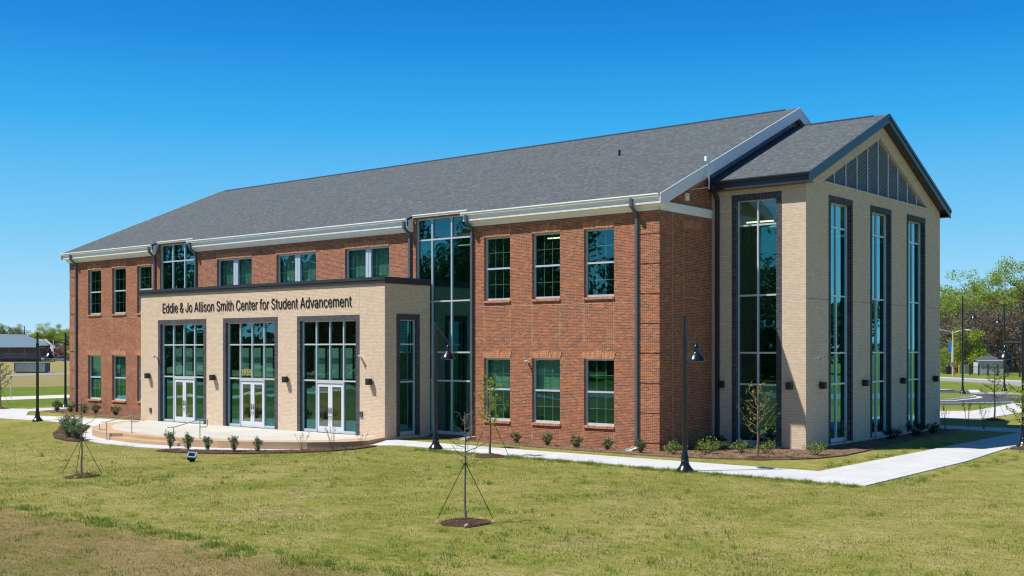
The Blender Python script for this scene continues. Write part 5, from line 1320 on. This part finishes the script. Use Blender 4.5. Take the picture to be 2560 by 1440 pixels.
def tree_meshes(seed, h, w, leafmat, bark, nleaf, leafsize, crown_lo=0.3, nlimb=14, gap=0.5, trunk=0.25, top=1.0):
    rng = np.random.default_rng(seed)
    mb = MB()
    tp = [np.array([rng.normal(0, 0.06) * i * 0.5, rng.normal(0, 0.06) * i * 0.5, h * 0.93 * i / 6]) for i in range(7)]; tp[0][2] = -0.3
    mb.tube(tp, [trunk * (1 - 0.85 * i / 6) for i in range(7)], 7)
    cl = []
    for i in range(nlimb):
        f = crown_lo * 0.85 + (0.93 - crown_lo * 0.85) * (i + rng.uniform(0, .8)) / nlimb
        zz = h * f; a = i * 2.4 + rng.uniform(-.6, .6)
        rel = (f - crown_lo) / (1 - crown_lo)
        prof = math.sin(math.pi * min(1, max(0.08, 0.18 + rel * 0.78))) ** 0.7
        L = w * 0.5 * prof * rng.uniform(0.65, 1.12)
        k = min(6, max(0, f / 0.93 * 6)); i0 = min(5, int(k)); p0 = tp[i0] + (tp[i0 + 1] - tp[i0]) * (k - i0)
        p2 = p0 + np.array([math.cos(a) * L, math.sin(a) * L, L * rng.uniform(0.25, 0.8) * top]); p1 = (p0 + p2) / 2 + rng.normal(0, 0.05 * L, 3) - np.array([0, 0, 0.06 * L])
        mb.tube([p0, p1, p2], [trunk * 0.32, trunk * 0.2, trunk * 0.06], 5)
        for j in range(3):
            q = p1 + (p2 - p1) * rng.uniform(0.0, 1.0); e = q + rng.normal(0, 1, 3) * L * 0.24 + np.array([0, 0, 0.12 * L]); mb.tube([q, e], [trunk * 0.1, trunk * 0.03], 4)
            cl.append((e, L * 0.30 + 0.45)); 
        cl.append((p2, L * 0.30 + 0.5)); cl.append(((p1 + p2) / 2, L * 0.28 + 0.4))
    cl.append((tp[6], w * 0.09 + 0.3))
    V, F, cs = [], [], []
    keep = [c for c in cl if rng.random() > gap * 0.35]
    wts = np.array([c[1] ** 2 for c in keep]); wts /= wts.sum()
    idx = rng.choice(len(keep), nleaf, p=wts)
    for i in idx:
        c, r_ = keep[i]; d = rng.normal(size=3); d /= np.linalg.norm(d); cs.append(c + d * r_ * rng.random() ** 0.45 * np.array([1, 1, 0.75]))
    leaf_quads(rng, cs, leafsize, V, F)
    return mb.mesh('trunk', M[bark]), mesh_of('crown', V, F, leafmat)
def place_tree(ms, x, y, label, s=1.0, rz=0.0, name='tree', group=None, z=-0.15, cat='tree'):
    r = empty(name, (x, y, z), label, cat, group, rz); r.scale = (s, s, s)
    link('trunk', ms[0], r); link('crown', ms[1], r); return r
T1 = tree_meshes(101, 18, 11, 'leafspring', 'bark', 8500, 0.21, 0.38, 16, 0.5, 0.35, 1.3)
T2 = tree_meshes(102, 17, 10, 'leafspring', 'bark', 5000, 0.19, 0.42, 15, 1.2, 0.28, 1.5)
T3 = tree_meshes(103, 15, 12, 'leafolive', 'bark', 10500, 0.22, 0.25, 16, 0.4, 0.35)
T4 = tree_meshes(104, 16, 12, 'leafspring', 'bark', 12000, 0.22, 0.3, 18, 0.3, 0.4)
T5 = tree_meshes(105, 7, 6, 'leafspring', 'bark', 4500, 0.17, 0.05, 14, 0.2, 0.15)
T6 = tree_meshes(106, 9, 9, 'leafbrown', 'bark', 4200, 0.13, 0.12, 22, 0.8, 0.25)
T7 = tree_meshes(107, 13, 12, 'leafdeep', 'barkdark', 5200, 0.45, 0.12, 18, 0.15, 0.4)
T8 = tree_meshes(108, 8, 8, 'leafpink', 'barkdark', 2200, 0.35, 0.2, 14, 0.5, 0.2)
g = 'trees beyond the parking lot'
for i, (u, d, ms, s, lb) in enumerate([
    (2352, 214, T4, 0.82, 'bright green tree touching the right edge of the tan wing'),
    (2376, 224, T1, 0.84, 'pale green tree just right of the tan wing behind the twin arm light'),
    (2448, 226, T2, 0.98, 'tall airy tree with sky between its branches, in the middle of the right hand row'),
    (2418, 236, T3, 0.88, 'olive green tree between the tan wing and the tall airy tree'),
    (2492, 228, T3, 0.95, 'olive green broad tree right of the tall airy tree'),
    (2522, 212, T4, 0.92, 'bright yellow green broad tree near the right edge of the picture'),
    (2556, 206, T2, 1.0, 'tallest airy tree cut by the right edge of the picture'),
    (2570, 222, T1, 0.92, 'pale green tree behind the tallest tree at the right edge')]):
    x, y = bg(u, d); place_tree(ms, x, y, lb, s, i * 1.1, 'spring_tree', g)
g = 'bare trees behind the fence'
for i, (u, d, s, lb) in enumerate([(2372, 203, 1.0, 'brown bare tangle of branches behind the wooden pole'), (2412, 206, 1.15, 'brown bare tree behind the tall lot lamp'), (2446, 209, 1.2, 'brown bare tree above the grey shed'), (2482, 207, 1.25, 'brown bare tree right of the grey shed roof'), (2515, 206, 1.25, 'brown bare tree above the brick piers'), (2552, 204, 1.3, 'brown bare tree at the right edge of the picture')]):
    x, y = bg(u, d); place_tree(T6, x, y, lb, s, i * 2.3, 'bare_tree', g)
x, y = bg(2417, 200); place_tree(T5, x, y, 'small bright green tree left of the grey shed', 1.0, 0.4, 'small_tree')
x, y = bg(2358, 198); place_tree(T5, x, y, 'green bush low beside the tan wing behind the street', 0.55, 1.9, 'small_tree')
x, y = bg(2500, 212); place_tree(T5, x, y, 'green bush behind the grey shed door', 0.85, 2.9, 'small_tree')
# low undergrowth closing the wood edge, reads as one mass
rng = np.random.default_rng(77); V, F, cs = [], [], []
for _ in range(26000):
    u = rng.uniform(2290, 2900); d = rng.uniform(205, 232); x, y = bg(u, d); cs.append(np.array([x, y, rng.uniform(-0.2, 1) ** 2 * 7.5 * (0.6 + 0.4 * math.sin(u * 0.05) ** 2)]))
leaf_quads(rng, cs, 0.22, V, F); struct(link('undergrowth', mesh_of('undergrowth', V, F, 'leafbrown')), 'stuff')
V, F, cs = [], [], []
for _ in range(16000):
    u = rng.uniform(2290, 2900); d = rng.uniform(222, 250); x, y = bg(u, d); cs.append(np.array([x, y, rng.uniform(2, 9.0)]))
leaf_quads(rng, cs, 0.3, V, F); struct(link('woodland', mesh_of('woodland', V, F, 'leafolive')), 'stuff')
# wood beyond the right edge that the side windows mirror
for i, (x, y, ms, s) in enumerate([(95, 95, T7, 1.0), (115, 70, T4, .9), (75, 120, T4, 1.0), (130, 110, T1, .8), (60, 140, T7, .9)]):
    place_tree(ms, x, y, 'leafy tree beyond the right edge of the picture, seen only mirrored in the side windows', s, i * 1.0, 'mirrored_tree', 'trees mirrored in the windows')
for i, (u, d, ms, s) in enumerate([(2625, 214, T4, .9), (2680, 222, T3, .95), (2735, 212, T1, .9), (2790, 224, T2, 1.0), (2850, 216, T4, .85), (2920, 222, T3, .9), (3000, 215, T1, .95)]):
    x, y = bg(u, d); place_tree(ms, x, y, 'leafy tree beyond the right edge of the picture, seen only mirrored in the side windows', s, i * 1.7, 'mirrored_tree', 'trees mirrored in the windows')
# trees behind the photographer that the front glass mirrors
MT = [tree_meshes(120 + k, 20, 15, 'leafdeep', 'barkdark', 6500, 0.38, 0.14 + 0.06 * k, 22, 0.5, 0.45, 0.8) for k in range(3)]
for i, (x, y, s) in enumerate([(-30, -78, 1.0), (-44, -72, .72), (-58, -88, .8), (-70, -72, 1.0), (-84, -88, 1.15), (-18, -92, 1.0), (-97, -74, 1.1), (-112, -92, 1.2), (-122, -70, 1.1), (-50, -104, .85), (-90, -110, 1.3), (-30, -110, 1.15), (-138, -84, 1.25), (-66, -120, .9), (-150, -66, 1.2), (-168, -80, 1.3), (-180, -62, 1.2), (-196, -84, 1.35), (-130, -104, 1.4), (-8, -80, 0.95)]):
    place_tree(MT[i % 3], x, y, 'large evergreen tree behind the photographer, seen only mirrored in the front glass', s, i * 0.8, 'mirrored_tree', 'trees mirrored in the windows')
V, F, cs = [], [], []
for _ in range(30000): cs.append(np.array([rng.uniform(-250, 25), rng.uniform(-136, -120), rng.uniform(0, 1) ** 1.4 * 7.5 if rng.random() < .5 else rng.uniform(0, 7)]))
leaf_quads(rng, [c for c in cs if c[2] == c[2]], 0.75, V, F); struct(link('woodland', mesh_of('woodland', V, F, 'leafdeep')), 'stuff')
drape('drive', [(-140, -50), (10, -50), (10, -57), (-140, -57)], 0.03, 'oldroad', step=20)

# ---- right: shed, piers, fence, poles, bin, cabinet, car
def place(name, u, d, label, cat, group=None, z=-0.15, rz=RZ):
    x, y = bg(u, d); rz += math.atan((1280 - u) / 2845.0); return empty(name, (x, y, z), label, cat, group, rz)
M['shedwall'] = plain('grey_block_wall', (0.48, 0.47, 0.50), 0.8, var=0.06)
M['shedroof'] = plain('charcoal_roof', (0.07, 0.075, 0.085), 0.8)
M['greendoor'] = plain('pale_door', (0.56, 0.58, 0.62), 0.6)
M['wood'] = plain('pole_wood', (0.52, 0.40, 0.24), 0.85)
M['paleglv'] = plain('galvanised_pole', (0.52, 0.58, 0.55), 0.5, 0.2)
M['palegreen'] = plain('pale_green_pole', (0.30, 0.42, 0.34), 0.5)
M['bluebanner'] = plain('blue_banner', (0.015, 0.16, 0.42), 0.7, var=0.25, vscale=1.5)
M['bluetarp'] = plain('blue_plastic', (0.01, 0.13, 0.52), 0.5)
M['pier'] = plain('brick_pier', (0.28, 0.10, 0.075), 0.85, var=0.2)
M['green'] = plain('utility_green', (0.09, 0.14, 0.07), 0.6)
r = place('shed', 2473, 195, 'small grey shed with dark hip roof behind the black fence', 'shed', rz=RZ + 0.25)
mb = MB(); mb.box(-2.2, 1.9, -1.5, 1.5, 0, 2.35); mb.build('wall', M['shedwall'], r)
mb = MB(); mb.add([(-2.45, -1.75, 2.35), (2.15, -1.75, 2.35), (2.15, 1.75, 2.35), (-2.45, 1.75, 2.35), (-0.6, 0, 3.15), (0.4, 0, 3.15)], [(0, 1, 5, 4), (1, 2, 5), (2, 3, 4, 5), (3, 0, 4), (0, 3, 2, 1)]); mb.build('roof', M['shedroof'], r)
mb = MB(); mb.box(1.9, 1.94, -0.6, 0.5, 0, 2.05); d_ = mb.build('door', M['greendoor'], r)
mb = MB(); mb.box(1.941, 1.97, -0.5, -0.42, 1.0, 1.1); mb.build('handle', M['steel'], d_)
mb = MB(); mb.box(-2.47, 2.17, -1.78, -1.752, 2.2, 2.36); mb.build('eave_board', M['greytrim'], r)
for u, d, lb in ((2509, 214, 'red brick pier with pale cap left of the blue crate'), (2538, 216, 'red brick pier with pale cap right of the blue crate')):
    r = place('brick_pier', u, d, lb, 'pier', 'red brick gate piers')
    mb = MB(); mb.box(-0.5, 0.5, -0.5, 0.5, 0, 2.95); mb.build('shaft', M['pier'], r); mb = MB(); mb.box(-0.6, 0.6, -0.6, 0.6, 2.95, 3.18); mb.build('cap', M['terrtan'], r)
r = place('storage_crate', 2524, 218, 'blue plastic crate between the two brick piers', 'crate')
mb = MB(); mb.box(-0.75, 0.75, -0.5, 0.5, 0.12, 1.9); [mb.box(-0.75 + 0.35 * k, -0.68 + 0.35 * k, -0.53, -0.501, 0.15, 1.9) for k in range(5)]; mb.build('body', M['bluetarp'], r)
mb = MB(); mb.box(-0.78, 0.78, -0.55, 0.55, 1.902, 2.0); mb.build('lid', M['bluetarp'], r)
# black picket fence
fp = [bg(2425, 186), bg(2470, 181), bg(2520, 176), bg(2580, 171), bg(2680, 164)]
r = empty('metal_fence', (*fp[0], -0.15), 'black metal rail fence with thick posts in front of the grey shed', 'fence')
mb, rl = MB(), MB()
for p, q in zip(fp, fp[1:]):
    P_, Q_ = Vector((p[0] - fp[0][0], p[1] - fp[0][1], 0)), Vector((q[0] - fp[0][0], q[1] - fp[0][1], 0)); L = (Q_ - P_).length; n = max(1, round(L / 2.4))
    for z in (0.25, 1.35): rl.tube([P_ + Vector((0, 0, z)), Q_ + Vector((0, 0, z))], 0.025, 4)
    m_ = int(L / 0.16)
    for k in range(m_): c = P_ + (Q_ - P_) * (k / m_); rl.tube([c + Vector((0, 0, 0.1)), c + Vector((0, 0, 1.5))], 0.011, 4)
    for k in range(n):
        c = P_ + (Q_ - P_) * (k / n); m2 = MB(); m2.box(c.x - 0.11, c.x + 0.11, c.y - 0.11, c.y + 0.11, 0, 1.75); m2.box(c.x - 0.13, c.x + 0.13, c.y - 0.13, c.y + 0.13, 1.75, 1.8); m2.build('post', M['mattblack'], r)
rl.build('rails', M['mattblack'], r)
r = place('utility_pole', 2383, 176, 'wooden utility pole with two curved light arms beside the tan wing', 'utility pole')
mb = MB(); mb.tube([(0, 0, -0.2), (0, 0, 7.1)], [0.16, 0.12], 8); mb.build('pole', M['wood'], r)
for s in (-1, 1):
    mb = MB(); mb.tube([(0, 0, 6.7), (0.9 * s, 0, 7.1), (1.9 * s, 0, 7.25)], 0.05, 6); a_ = mb.build('light_arm', M['paleglv'], r)
    mb = MB(); mb.obox((2.1 * s, 0, 7.22), (0.3, 0, 0), (0, 0.13, 0), (0, 0, 0.08)); mb.build('lamp_head', M['white'], a_)
mb = MB(); mb.obox((0, -0.18, 1.95), (0.28, 0, 0), (0, 0.01, 0), (0, 0, 0.28)); mb.build('round_sign', M['leafpink'], r)
r = place('banner_pole', 2378, 193, 'pale pole with a blue banner left of the wooden utility pole', 'banner pole')
mb = MB(); mb.tube([(0, 0, -0.2), (0.25, 0, 5.9)], [0.12, 0.09], 8); mb.build('pole', M['paleglv'], r)
mb = MB(); mb.tube([(0.25, 0, 5.55), (-0.45, 0, 5.6)], 0.03, 5); mb.tube([(0.2, 0, 3.6), (-0.45, 0, 3.6)], 0.03, 5); mb.build('banner_arm', M['paleglv'], r)
mb = MB(); mb.box(-0.45, 0.12, -0.012, 0.012, 3.62, 5.55); mb.build('banner', M['bluebanner'], r)
r = place('street_light', 2439, 205, 'pale green light pole with one short arm above the grey shed', 'street light')
mb = MB(); mb.tube([(0, 0, -0.2), (0, 0, 7.0)], [0.13, 0.09], 8); mb.build('pole', M['palegreen'], r)
mb = MB(); mb.tube([(0, 0, 6.8), (0.5, 0, 7.0), (1.1, 0, 7.05)], 0.045, 6); mb.build('light_arm', M['palegreen'], r)
mb = MB(); mb.obox((1.3, 0, 7.02), (0.28, 0, 0), (0, 0.13, 0), (0, 0, 0.08)); mb.build('lamp_head', M['white'], r)
r = place('street_light', 2556, 214, 'light pole with white lamp head at the right edge of the picture', 'street light')
mb = MB(); mb.tube([(0, 0, -0.2), (0, 0, 8.3)], [0.13, 0.09], 8); mb.build('pole', M['palegreen'], r)
mb = MB(); mb.tube([(0, 0, 8.2), (-0.6, 0, 8.4)], 0.045, 6); mb.build('light_arm', M['palegreen'], r); mb = MB(); mb.obox((-0.8, 0, 8.4), (0.45, 0, 0), (0, 0.15, 0), (0, 0, 0.11)); mb.build('lamp_head', M['white'], r)
r = place('litter_bin', 2370, 193, 'black litter bin beside the pale banner pole', 'bin')
mb = MB(); mb.lathe([(0.32, 0), (0.42, 0.15), (0.45, 1.2), (0.47, 1.2), (0.47, 1.3)], (0, 0, 0), 14); mb.build('body', M['mattblack'], r); mb = MB(); mb.lathe([(0.48, 1.301), (0.36, 1.48), (0.1, 1.5)], (0, 0, 0), 14); mb.build('lid', M['mattblack'], r)
r = place('utility_cabinet', 2411, 190, 'green utility cabinet left of the black fence', 'cabinet')
mb = MB(); mb.box(-0.75, 0.75, -0.6, 0.6, 0.1, 1.45); mb.xprism([(-0.62, 1.45), (0.62, 1.45), (0.62, 1.62), (-0.62, 1.52)], -0.78, 0.78); mb.build('body', M['green'], r); mb = MB(); mb.box(-0.02, 0.02, -0.62, -0.601, 0.2, 1.4); mb.box(-0.9, 0.9, -0.75, 0.75, -0.1, 0.1); mb.build('base_pad', M['kerb'], r)
r = place('marker_post', 2398, 189, 'short yellow marker post beside the green cabinet', 'post')
mb = MB(); mb.tube([(0, 0, -0.1), (0, 0, 1.5)], 0.09, 8); mb.lathe([(0.092, 1.5), (0.05, 1.57)], (0, 0, 0), 8); mb.build('post_body', M['gold'], r)

# ---- cars
def car(u, d, rz, paint, label, col, kind='sedan', z=-0.15):
    x, y = bg(u, d)
    r = empty('parked_car', (x, y, z), label, 'car', 'cars parked far behind', rz)
    pm = M.get(paint) or plain(paint, col, 0.25, 0.1, 0.6, var=0.04); M[paint] = pm
    hb = 1.42 if kind == 'sedan' else 1.72
    low = [(-2.25, 0.35), (-2.28, 0.72), (-2.1, 0.86), (-1.3, 0.92), (1.0, 0.98), (2.0, 0.95), (2.25, 0.80), (2.28, 0.38)]
    cabin = [(-1.25, 0.90), (-0.55, hb - 0.06), (-0.1, hb), (1.0, hb), (1.3, hb - 0.07), (1.95, 0.93)] if kind == 'sedan' else [(-1.2, 0.90), (-0.6, hb - 0.06), (-0.2, hb), (1.9, hb - 0.02), (2.1, hb - 0.15), (2.2, 0.9)]
    mb = MB(); mb.yprism(low, -0.88, 0.88); mb.build('body', pm, r)
    mb = MB(); n = len(cabin); vs = [(px_, -0.80 if pz < hb - 0.2 else -0.62, pz) for px_, pz in cabin] + [(px_, 0.80 if pz < hb - 0.2 else 0.62, pz) for px_, pz in cabin]
    mb.add(vs, [tuple(range(n)), tuple(range(n, 2 * n))[::-1]] + [(i, (i + 1) % n, n + (i + 1) % n, n + i) for i in range(n)]); mb.build('cabin', M['carglass'], r)
    mb = MB(); mb.box(cabin[2][0] - 0.1, cabin[-3][0] + 0.1, -0.63, 0.63, hb - 0.01, hb + 0.03); mb.build('roof', pm, r)
    for wx in (-1.4, 1.4):
        for s in (-1, 1):
            mb = MB(); mb.tube([(wx, s * 0.70, 0.33), (wx, s * 0.90, 0.33)], 0.33, 14); w_ = mb.build('wheel', M['mattblack'], r); mb = MB(); mb.tube([(wx, s * 0.901, 0.33), (wx, s * 0.91, 0.33)], 0.2, 10); mb.build('rim', M['steel'], w_)
    for s in (-1, 1):
        mb = MB(); mb.box(-2.30, -2.262, s * 0.72 - 0.14, s * 0.72 + 0.14, 0.6, 0.72); mb.build('headlight', M['white'], r)
M['carglass'] = plain('car_glass', (0.02, 0.03, 0.035), 0.08, 0.0, 0.8)
for u, d, a, p, col, kind, lb in ((148, 390, 0.15, 'silver_paint', (0.55, 0.58, 0.60), 'sedan', 'silver car side on in the far car park left of the building'), (108, 402, 1.2, 'pale_blue_paint', (0.35, 0.42, 0.50), 'sedan', 'pale blue car nearest the far school building'), (119, 404, 0.9, 'dark_red_paint', (0.20, 0.02, 0.02), 'sedan', 'dark red car behind the nearer lamp post'), (129, 420, 1.4, 'navy_paint', (0.02, 0.03, 0.09), 'van', 'navy car between the dark red car and the flag pole'), (141, 425, 1.3, 'maroon_paint', (0.16, 0.015, 0.02), 'van', 'maroon tall car behind the silver car'), (157, 424, 1.2, 'white_paint', (0.72, 0.73, 0.74), 'van', 'white van behind the silver car beside the farther lamp'), (171, 405, 0.9, 'blue_paint', (0.03, 0.10, 0.25), 'sedan', 'blue car at the left edge of the brick building')):
    car(u, d, RZ + 0.38 + a, p, lb, col, kind)
car(2432, 204, RZ + 0.1, 'black_paint', 'black car parked left of the grey shed', (0.015, 0.016, 0.02), 'van')

# ---- far school building on the left
M['metalroof'] = plain('blue_grey_metal_roof', (0.16, 0.225, 0.26), 0.5, 0.1, var=0.05)
M['schoolbrick'] = plain('dark_school_brick', (0.15, 0.085, 0.08), 0.85, var=0.15)
M['schoolband'] = plain('pale_brick_band', (0.34, 0.26, 0.23), 0.85)
M['schoolglass'] = plain('dark_school_glass', (0.03, 0.05, 0.055), 0.15, 0, 0.7)
M['shingrey'] = plain('grey_far_roof', (0.34, 0.34, 0.32), 0.8)
r = place('school_building', 99, 372, 'long low brick school with blue grey metal roof at the far left', 'building')
mb = MB(); mb.box(-70, 0.4, 0, 22, -0.1, 4.75)
mb.build('wall', M['schoolbrick'], r)
mb = MB()
for z in (1.3, 1.75, 2.2, 2.65): mb.box(-70, 0.43, -0.03, -0.001, z, z + 0.2)
mb.build('brick_band', M['schoolband'], r)
mb = MB(); mb.add([(-71, -1.2, 4.75), (1.6, -1.2, 4.75), (1.6, 23.2, 4.75), (-71, 23.2, 4.75), (-60, 11, 9.1), (-9.5, 11, 9.1)], [(0, 1, 5, 4), (1, 2, 5), (2, 3, 4, 5), (3, 0, 4), (0, 3, 2, 1)]); mb.box(-71, 1.6, -1.22, -1.19, 4.45, 4.76)
mb.build('roof', M['metalroof'], r)
for k in range(9):
    xw = -2.6 - 4.45 * k
    mb = MB(); mb.box(xw - 1.0, xw + 1.0, -0.06, -0.031, 0.95, 2.95); w_ = mb.build('window', M['schoolglass'], r)
    mb = MB()
    for q in range(5): mb.box(xw - 1.0 + 0.5 * q - 0.05, xw - 1.0 + 0.5 * q + 0.05, -0.09, -0.061, 0.95, 2.95)
    mb.build('mullion', M['metalroof'], w_)
for k in range(9):
    mb = MB(); mb.box(-0.25 - 4.45 * k, -0.05 - 4.45 * k, -0.12, -0.035, -0.1, 4.45); mb.build('downspout', M['metalroof'], r)
r = place('school_wing', 96, 405, 'far wing of the school with stepped pale metal roofs behind the nearer lamp', 'building')
mb = MB(); mb.box(-40, 3.5, 0, 16, -0.1, 5.4); mb.build('wall', M['schoolbrick'], r)
mb = MB(); mb.add([(-40, -1.2, 5.4), (5.0, -1.2, 5.4), (5.0, 17, 5.4), (-40, 17, 5.4), (-34, 8, 9.4), (-5, 8, 9.4)], [(0, 1, 5, 4), (1, 2, 5), (2, 3, 4, 5), (3, 0, 4), (0, 3, 2, 1)]); mb.build('roof', M['metalroof'], r)
r = place('far_house', 112, 440, 'far low building with a pale grey roof right of the school', 'building')
mb = MB(); mb.box(-9, 4.5, 0, 12, -0.1, 3.2); mb.build('wall', M['schoolbrick'], r)
mb = MB(); mb.add([(-10, -1, 3.2), (5.5, -1, 3.2), (5.5, 13, 3.2), (-10, 13, 3.2), (-6, 6, 8.0), (0.5, 6, 8.0)], [(0, 1, 5, 4), (1, 2, 5), (2, 3, 4, 5), (3, 0, 4), (0, 3, 2, 1)]); mb.build('roof', M['shingrey'], r)
r = place('kiosk', 153, 470, 'small yellow building behind the far parked cars', 'building')
mb = MB(); mb.box(-1.8, 1.8, 0, 3, -0.1, 3.0); mb.build('wall', M['gold'], r); mb = MB(); mb.box(-2.2, 2.2, -0.5, 3.5, 3.0, 3.3); mb.build('roof', M['wood'], r)
mb = MB(); mb.box(-0.2, 1.2, -0.04, -0.001, 0.9, 2.3); mb.build('window', M['schoolglass'], r)
# ---- roll off dumpster
M['skip'] = plain('grey_blue_steel', (0.50, 0.55, 0.60), 0.55, 0.0, var=0.15, vscale=1.2)
M['skipdark'] = plain('dark_blue_steel', (0.06, 0.10, 0.15), 0.55, 0.1)
M['rust'] = plain('rust_stain', (0.33, 0.22, 0.10), 0.8)
r = place('dumpster', 80, 203, 'grey roll off dumpster with sloped ends on the dry field', 'dumpster', rz=RZ - 0.28)
mb = MB(); mb.xprism([(-1.1, 0.65), (-0.85, 0.16), (0.85, 0.16), (1.1, 0.65), (1.1, 1.72), (-1.1, 1.72)], -2.75, 2.75); mb.build('bin_body', M['skip'], r)
mb = MB(); mb.xprism([(-1.16, 1.72), (1.16, 1.72), (1.16, 1.82), (-1.16, 1.82)], -2.85, 2.85); mb.build('top_rim', M['skipdark'], r)
mb = MB(); [mb.box(-2.7 + 5.25 * k, -2.55 + 5.25 * k, -1.17, -1.101, 0.1, 1.72) for k in (0, 1)]; mb.box(2.751, 2.80, -1.1, 1.1, 0.2, 1.72); mb.box(-2.6, 2.6, -0.8, 0.8, 0.0, 0.155); [mb.box(2.801, 2.86, -0.5 + k, -0.38 + k, 0.2, 1.72) for k in (0, 0.9)]; mb.build('rib', M['skipdark'], r)
mb = MB(); [mb.box(-2.3 + q, -1.55 + q, -1.13, -1.101, 0.95, 1.5) for q in (0, 2.2)]; mb.build('pocket', M['skip'], r)
mb = MB(); mb.box(-1.0, -0.7, -1.115, -1.101, 1.2, 1.5); mb.build('sticker', M['gold'], r)
# ---- flag pole, light poles, utility pole, path post
r = place('flag_pole', 133, 399, 'white flag pole with a faded red and white flag in the far car park', 'flag pole')
mb = MB(); mb.tube([(0, 0, 0), (0, 0, 7.4)], [0.14, 0.09], 8); mb.build('pole', M['white'], r)
mb = MB(); mb.add([(0.1, 0, 4.6), (0.7, 0.15, 4.4), (1.3, -0.05, 4.0), (1.2, -0.05, 2.9), (0.6, 0.15, 3.2), (0.1, 0, 3.3), (0.1, 0.03, 4.6), (0.7, 0.18, 4.4), (1.3, -0.02, 4.0), (1.2, -0.02, 2.9), (0.6, 0.18, 3.2), (0.1, 0.03, 3.3)], [(0, 1, 4, 5), (1, 2, 3, 4), (6, 7, 10, 11), (7, 8, 9, 10)]); mb.build('flag', M['leafpink'], r)
for u, d, h, lb in ((148, 392, 5.9, 'thin dark pole with two small lamps in the far car park'), (159, 398, 6.8, 'grey light pole in the far car park beside the farther lamp')):
    r = place('light_pole', u, d, lb, 'light pole', 'light poles in the far car park')
    mb = MB(); mb.tube([(0, 0, 0), (0, 0, h)], 0.10, 6); mb.build('pole', M['slate'], r); mb = MB(); mb.tube([(-0.6, 0, h - 0.05), (0.6, 0, h - 0.05)], 0.05, 5); mb.obox((-0.65, 0, h), (0.22, 0, 0), (0, 0.12, 0), (0, 0, 0.14)); mb.obox((0.65, 0, h), (0.22, 0, 0), (0, 0.12, 0), (0, 0, 0.14)); mb.build('lamp_head', M['white'], r)
r = place('utility_pole', 61, 470, 'dark utility pole standing above the school roof against the sky', 'utility pole')
mb = MB(); mb.tube([(0, 0, 0), (0, 0, 13.6)], [0.22, 0.16], 8); mb.build('pole', M['barkdark'], r); mb = MB(); mb.box(-1.1, 1.1, -0.08, 0.08, 11.6, 11.8); mb.build('crossarm', M['barkdark'], r)
r = place('path_post', 27, 97, 'slim post with a small white box beside the cross path behind the young tree', 'post')
mb = MB(); mb.tube([(0, 0, -0.1), (0, 0, 1.75)], 0.035, 8); mb.build('post_body', M['paleglv'], r); mb = MB(); mb.box(-0.07, 0.07, -0.05, 0.05, 1.75, 2.0); mb.build('white_box', M['white'], r)
# ---- far trees on the left
g = 'trees on the far left skyline'
for i, (u, d, ms, s, lb) in enumerate([(-4, 520, T7, 1.15, 'deep green tree at the left edge above the school roof'), (20, 512, T3, 1.35, 'big olive tree above the school roof'), (38, 520, T3, 1.2, 'olive tree right of the biggest tree above the school roof'), (74, 560, T3, 1.05, 'brownish green tree right of the utility pole'), (90, 540, T4, 1.0, 'tree behind the nearer lamp top'), (102, 545, T4, 1.12, 'bright green tree right of the nearer lamp'), (114, 560, T2, 1.25, 'airy pale tree right of the bright green tree'), (124, 550, T1, 1.05, 'pale green tree above the flag pole'), (131, 490, T7, 0.85, 'dark evergreen behind the flag pole'), (143, 555, T4, 1.1, 'green tree left of the farther lamp'), (154, 560, T2, 1.2, 'airy tree behind the farther lamp'), (166, 545, T4, 1.1, 'green tree right of the farther lamp'), (178, 550, T1, 1.15, 'pale green tree at the brick building edge')]):
    x, y = bg(u, d); place_tree(ms, x, y, lb, s * 0.66, i * 1.4, 'skyline_tree', g)
x, y = bg(148, 440); place_tree(T8, x, y, 'pink blossoming tree behind the far parked cars', 0.55, 0.3, 'blossom_tree')
V, F, cs = [], [], []
for _ in range(4200):
    u = rng.uniform(-260, 190); d = rng.uniform(480, 560); x, y = bg(u, d); cs.append(np.array([x, y, rng.uniform(0, 6)]))
leaf_quads(rng, cs, 1.1, V, F); struct(link('woodland', mesh_of('woodland', V, F, 'leafolive')), 'stuff')
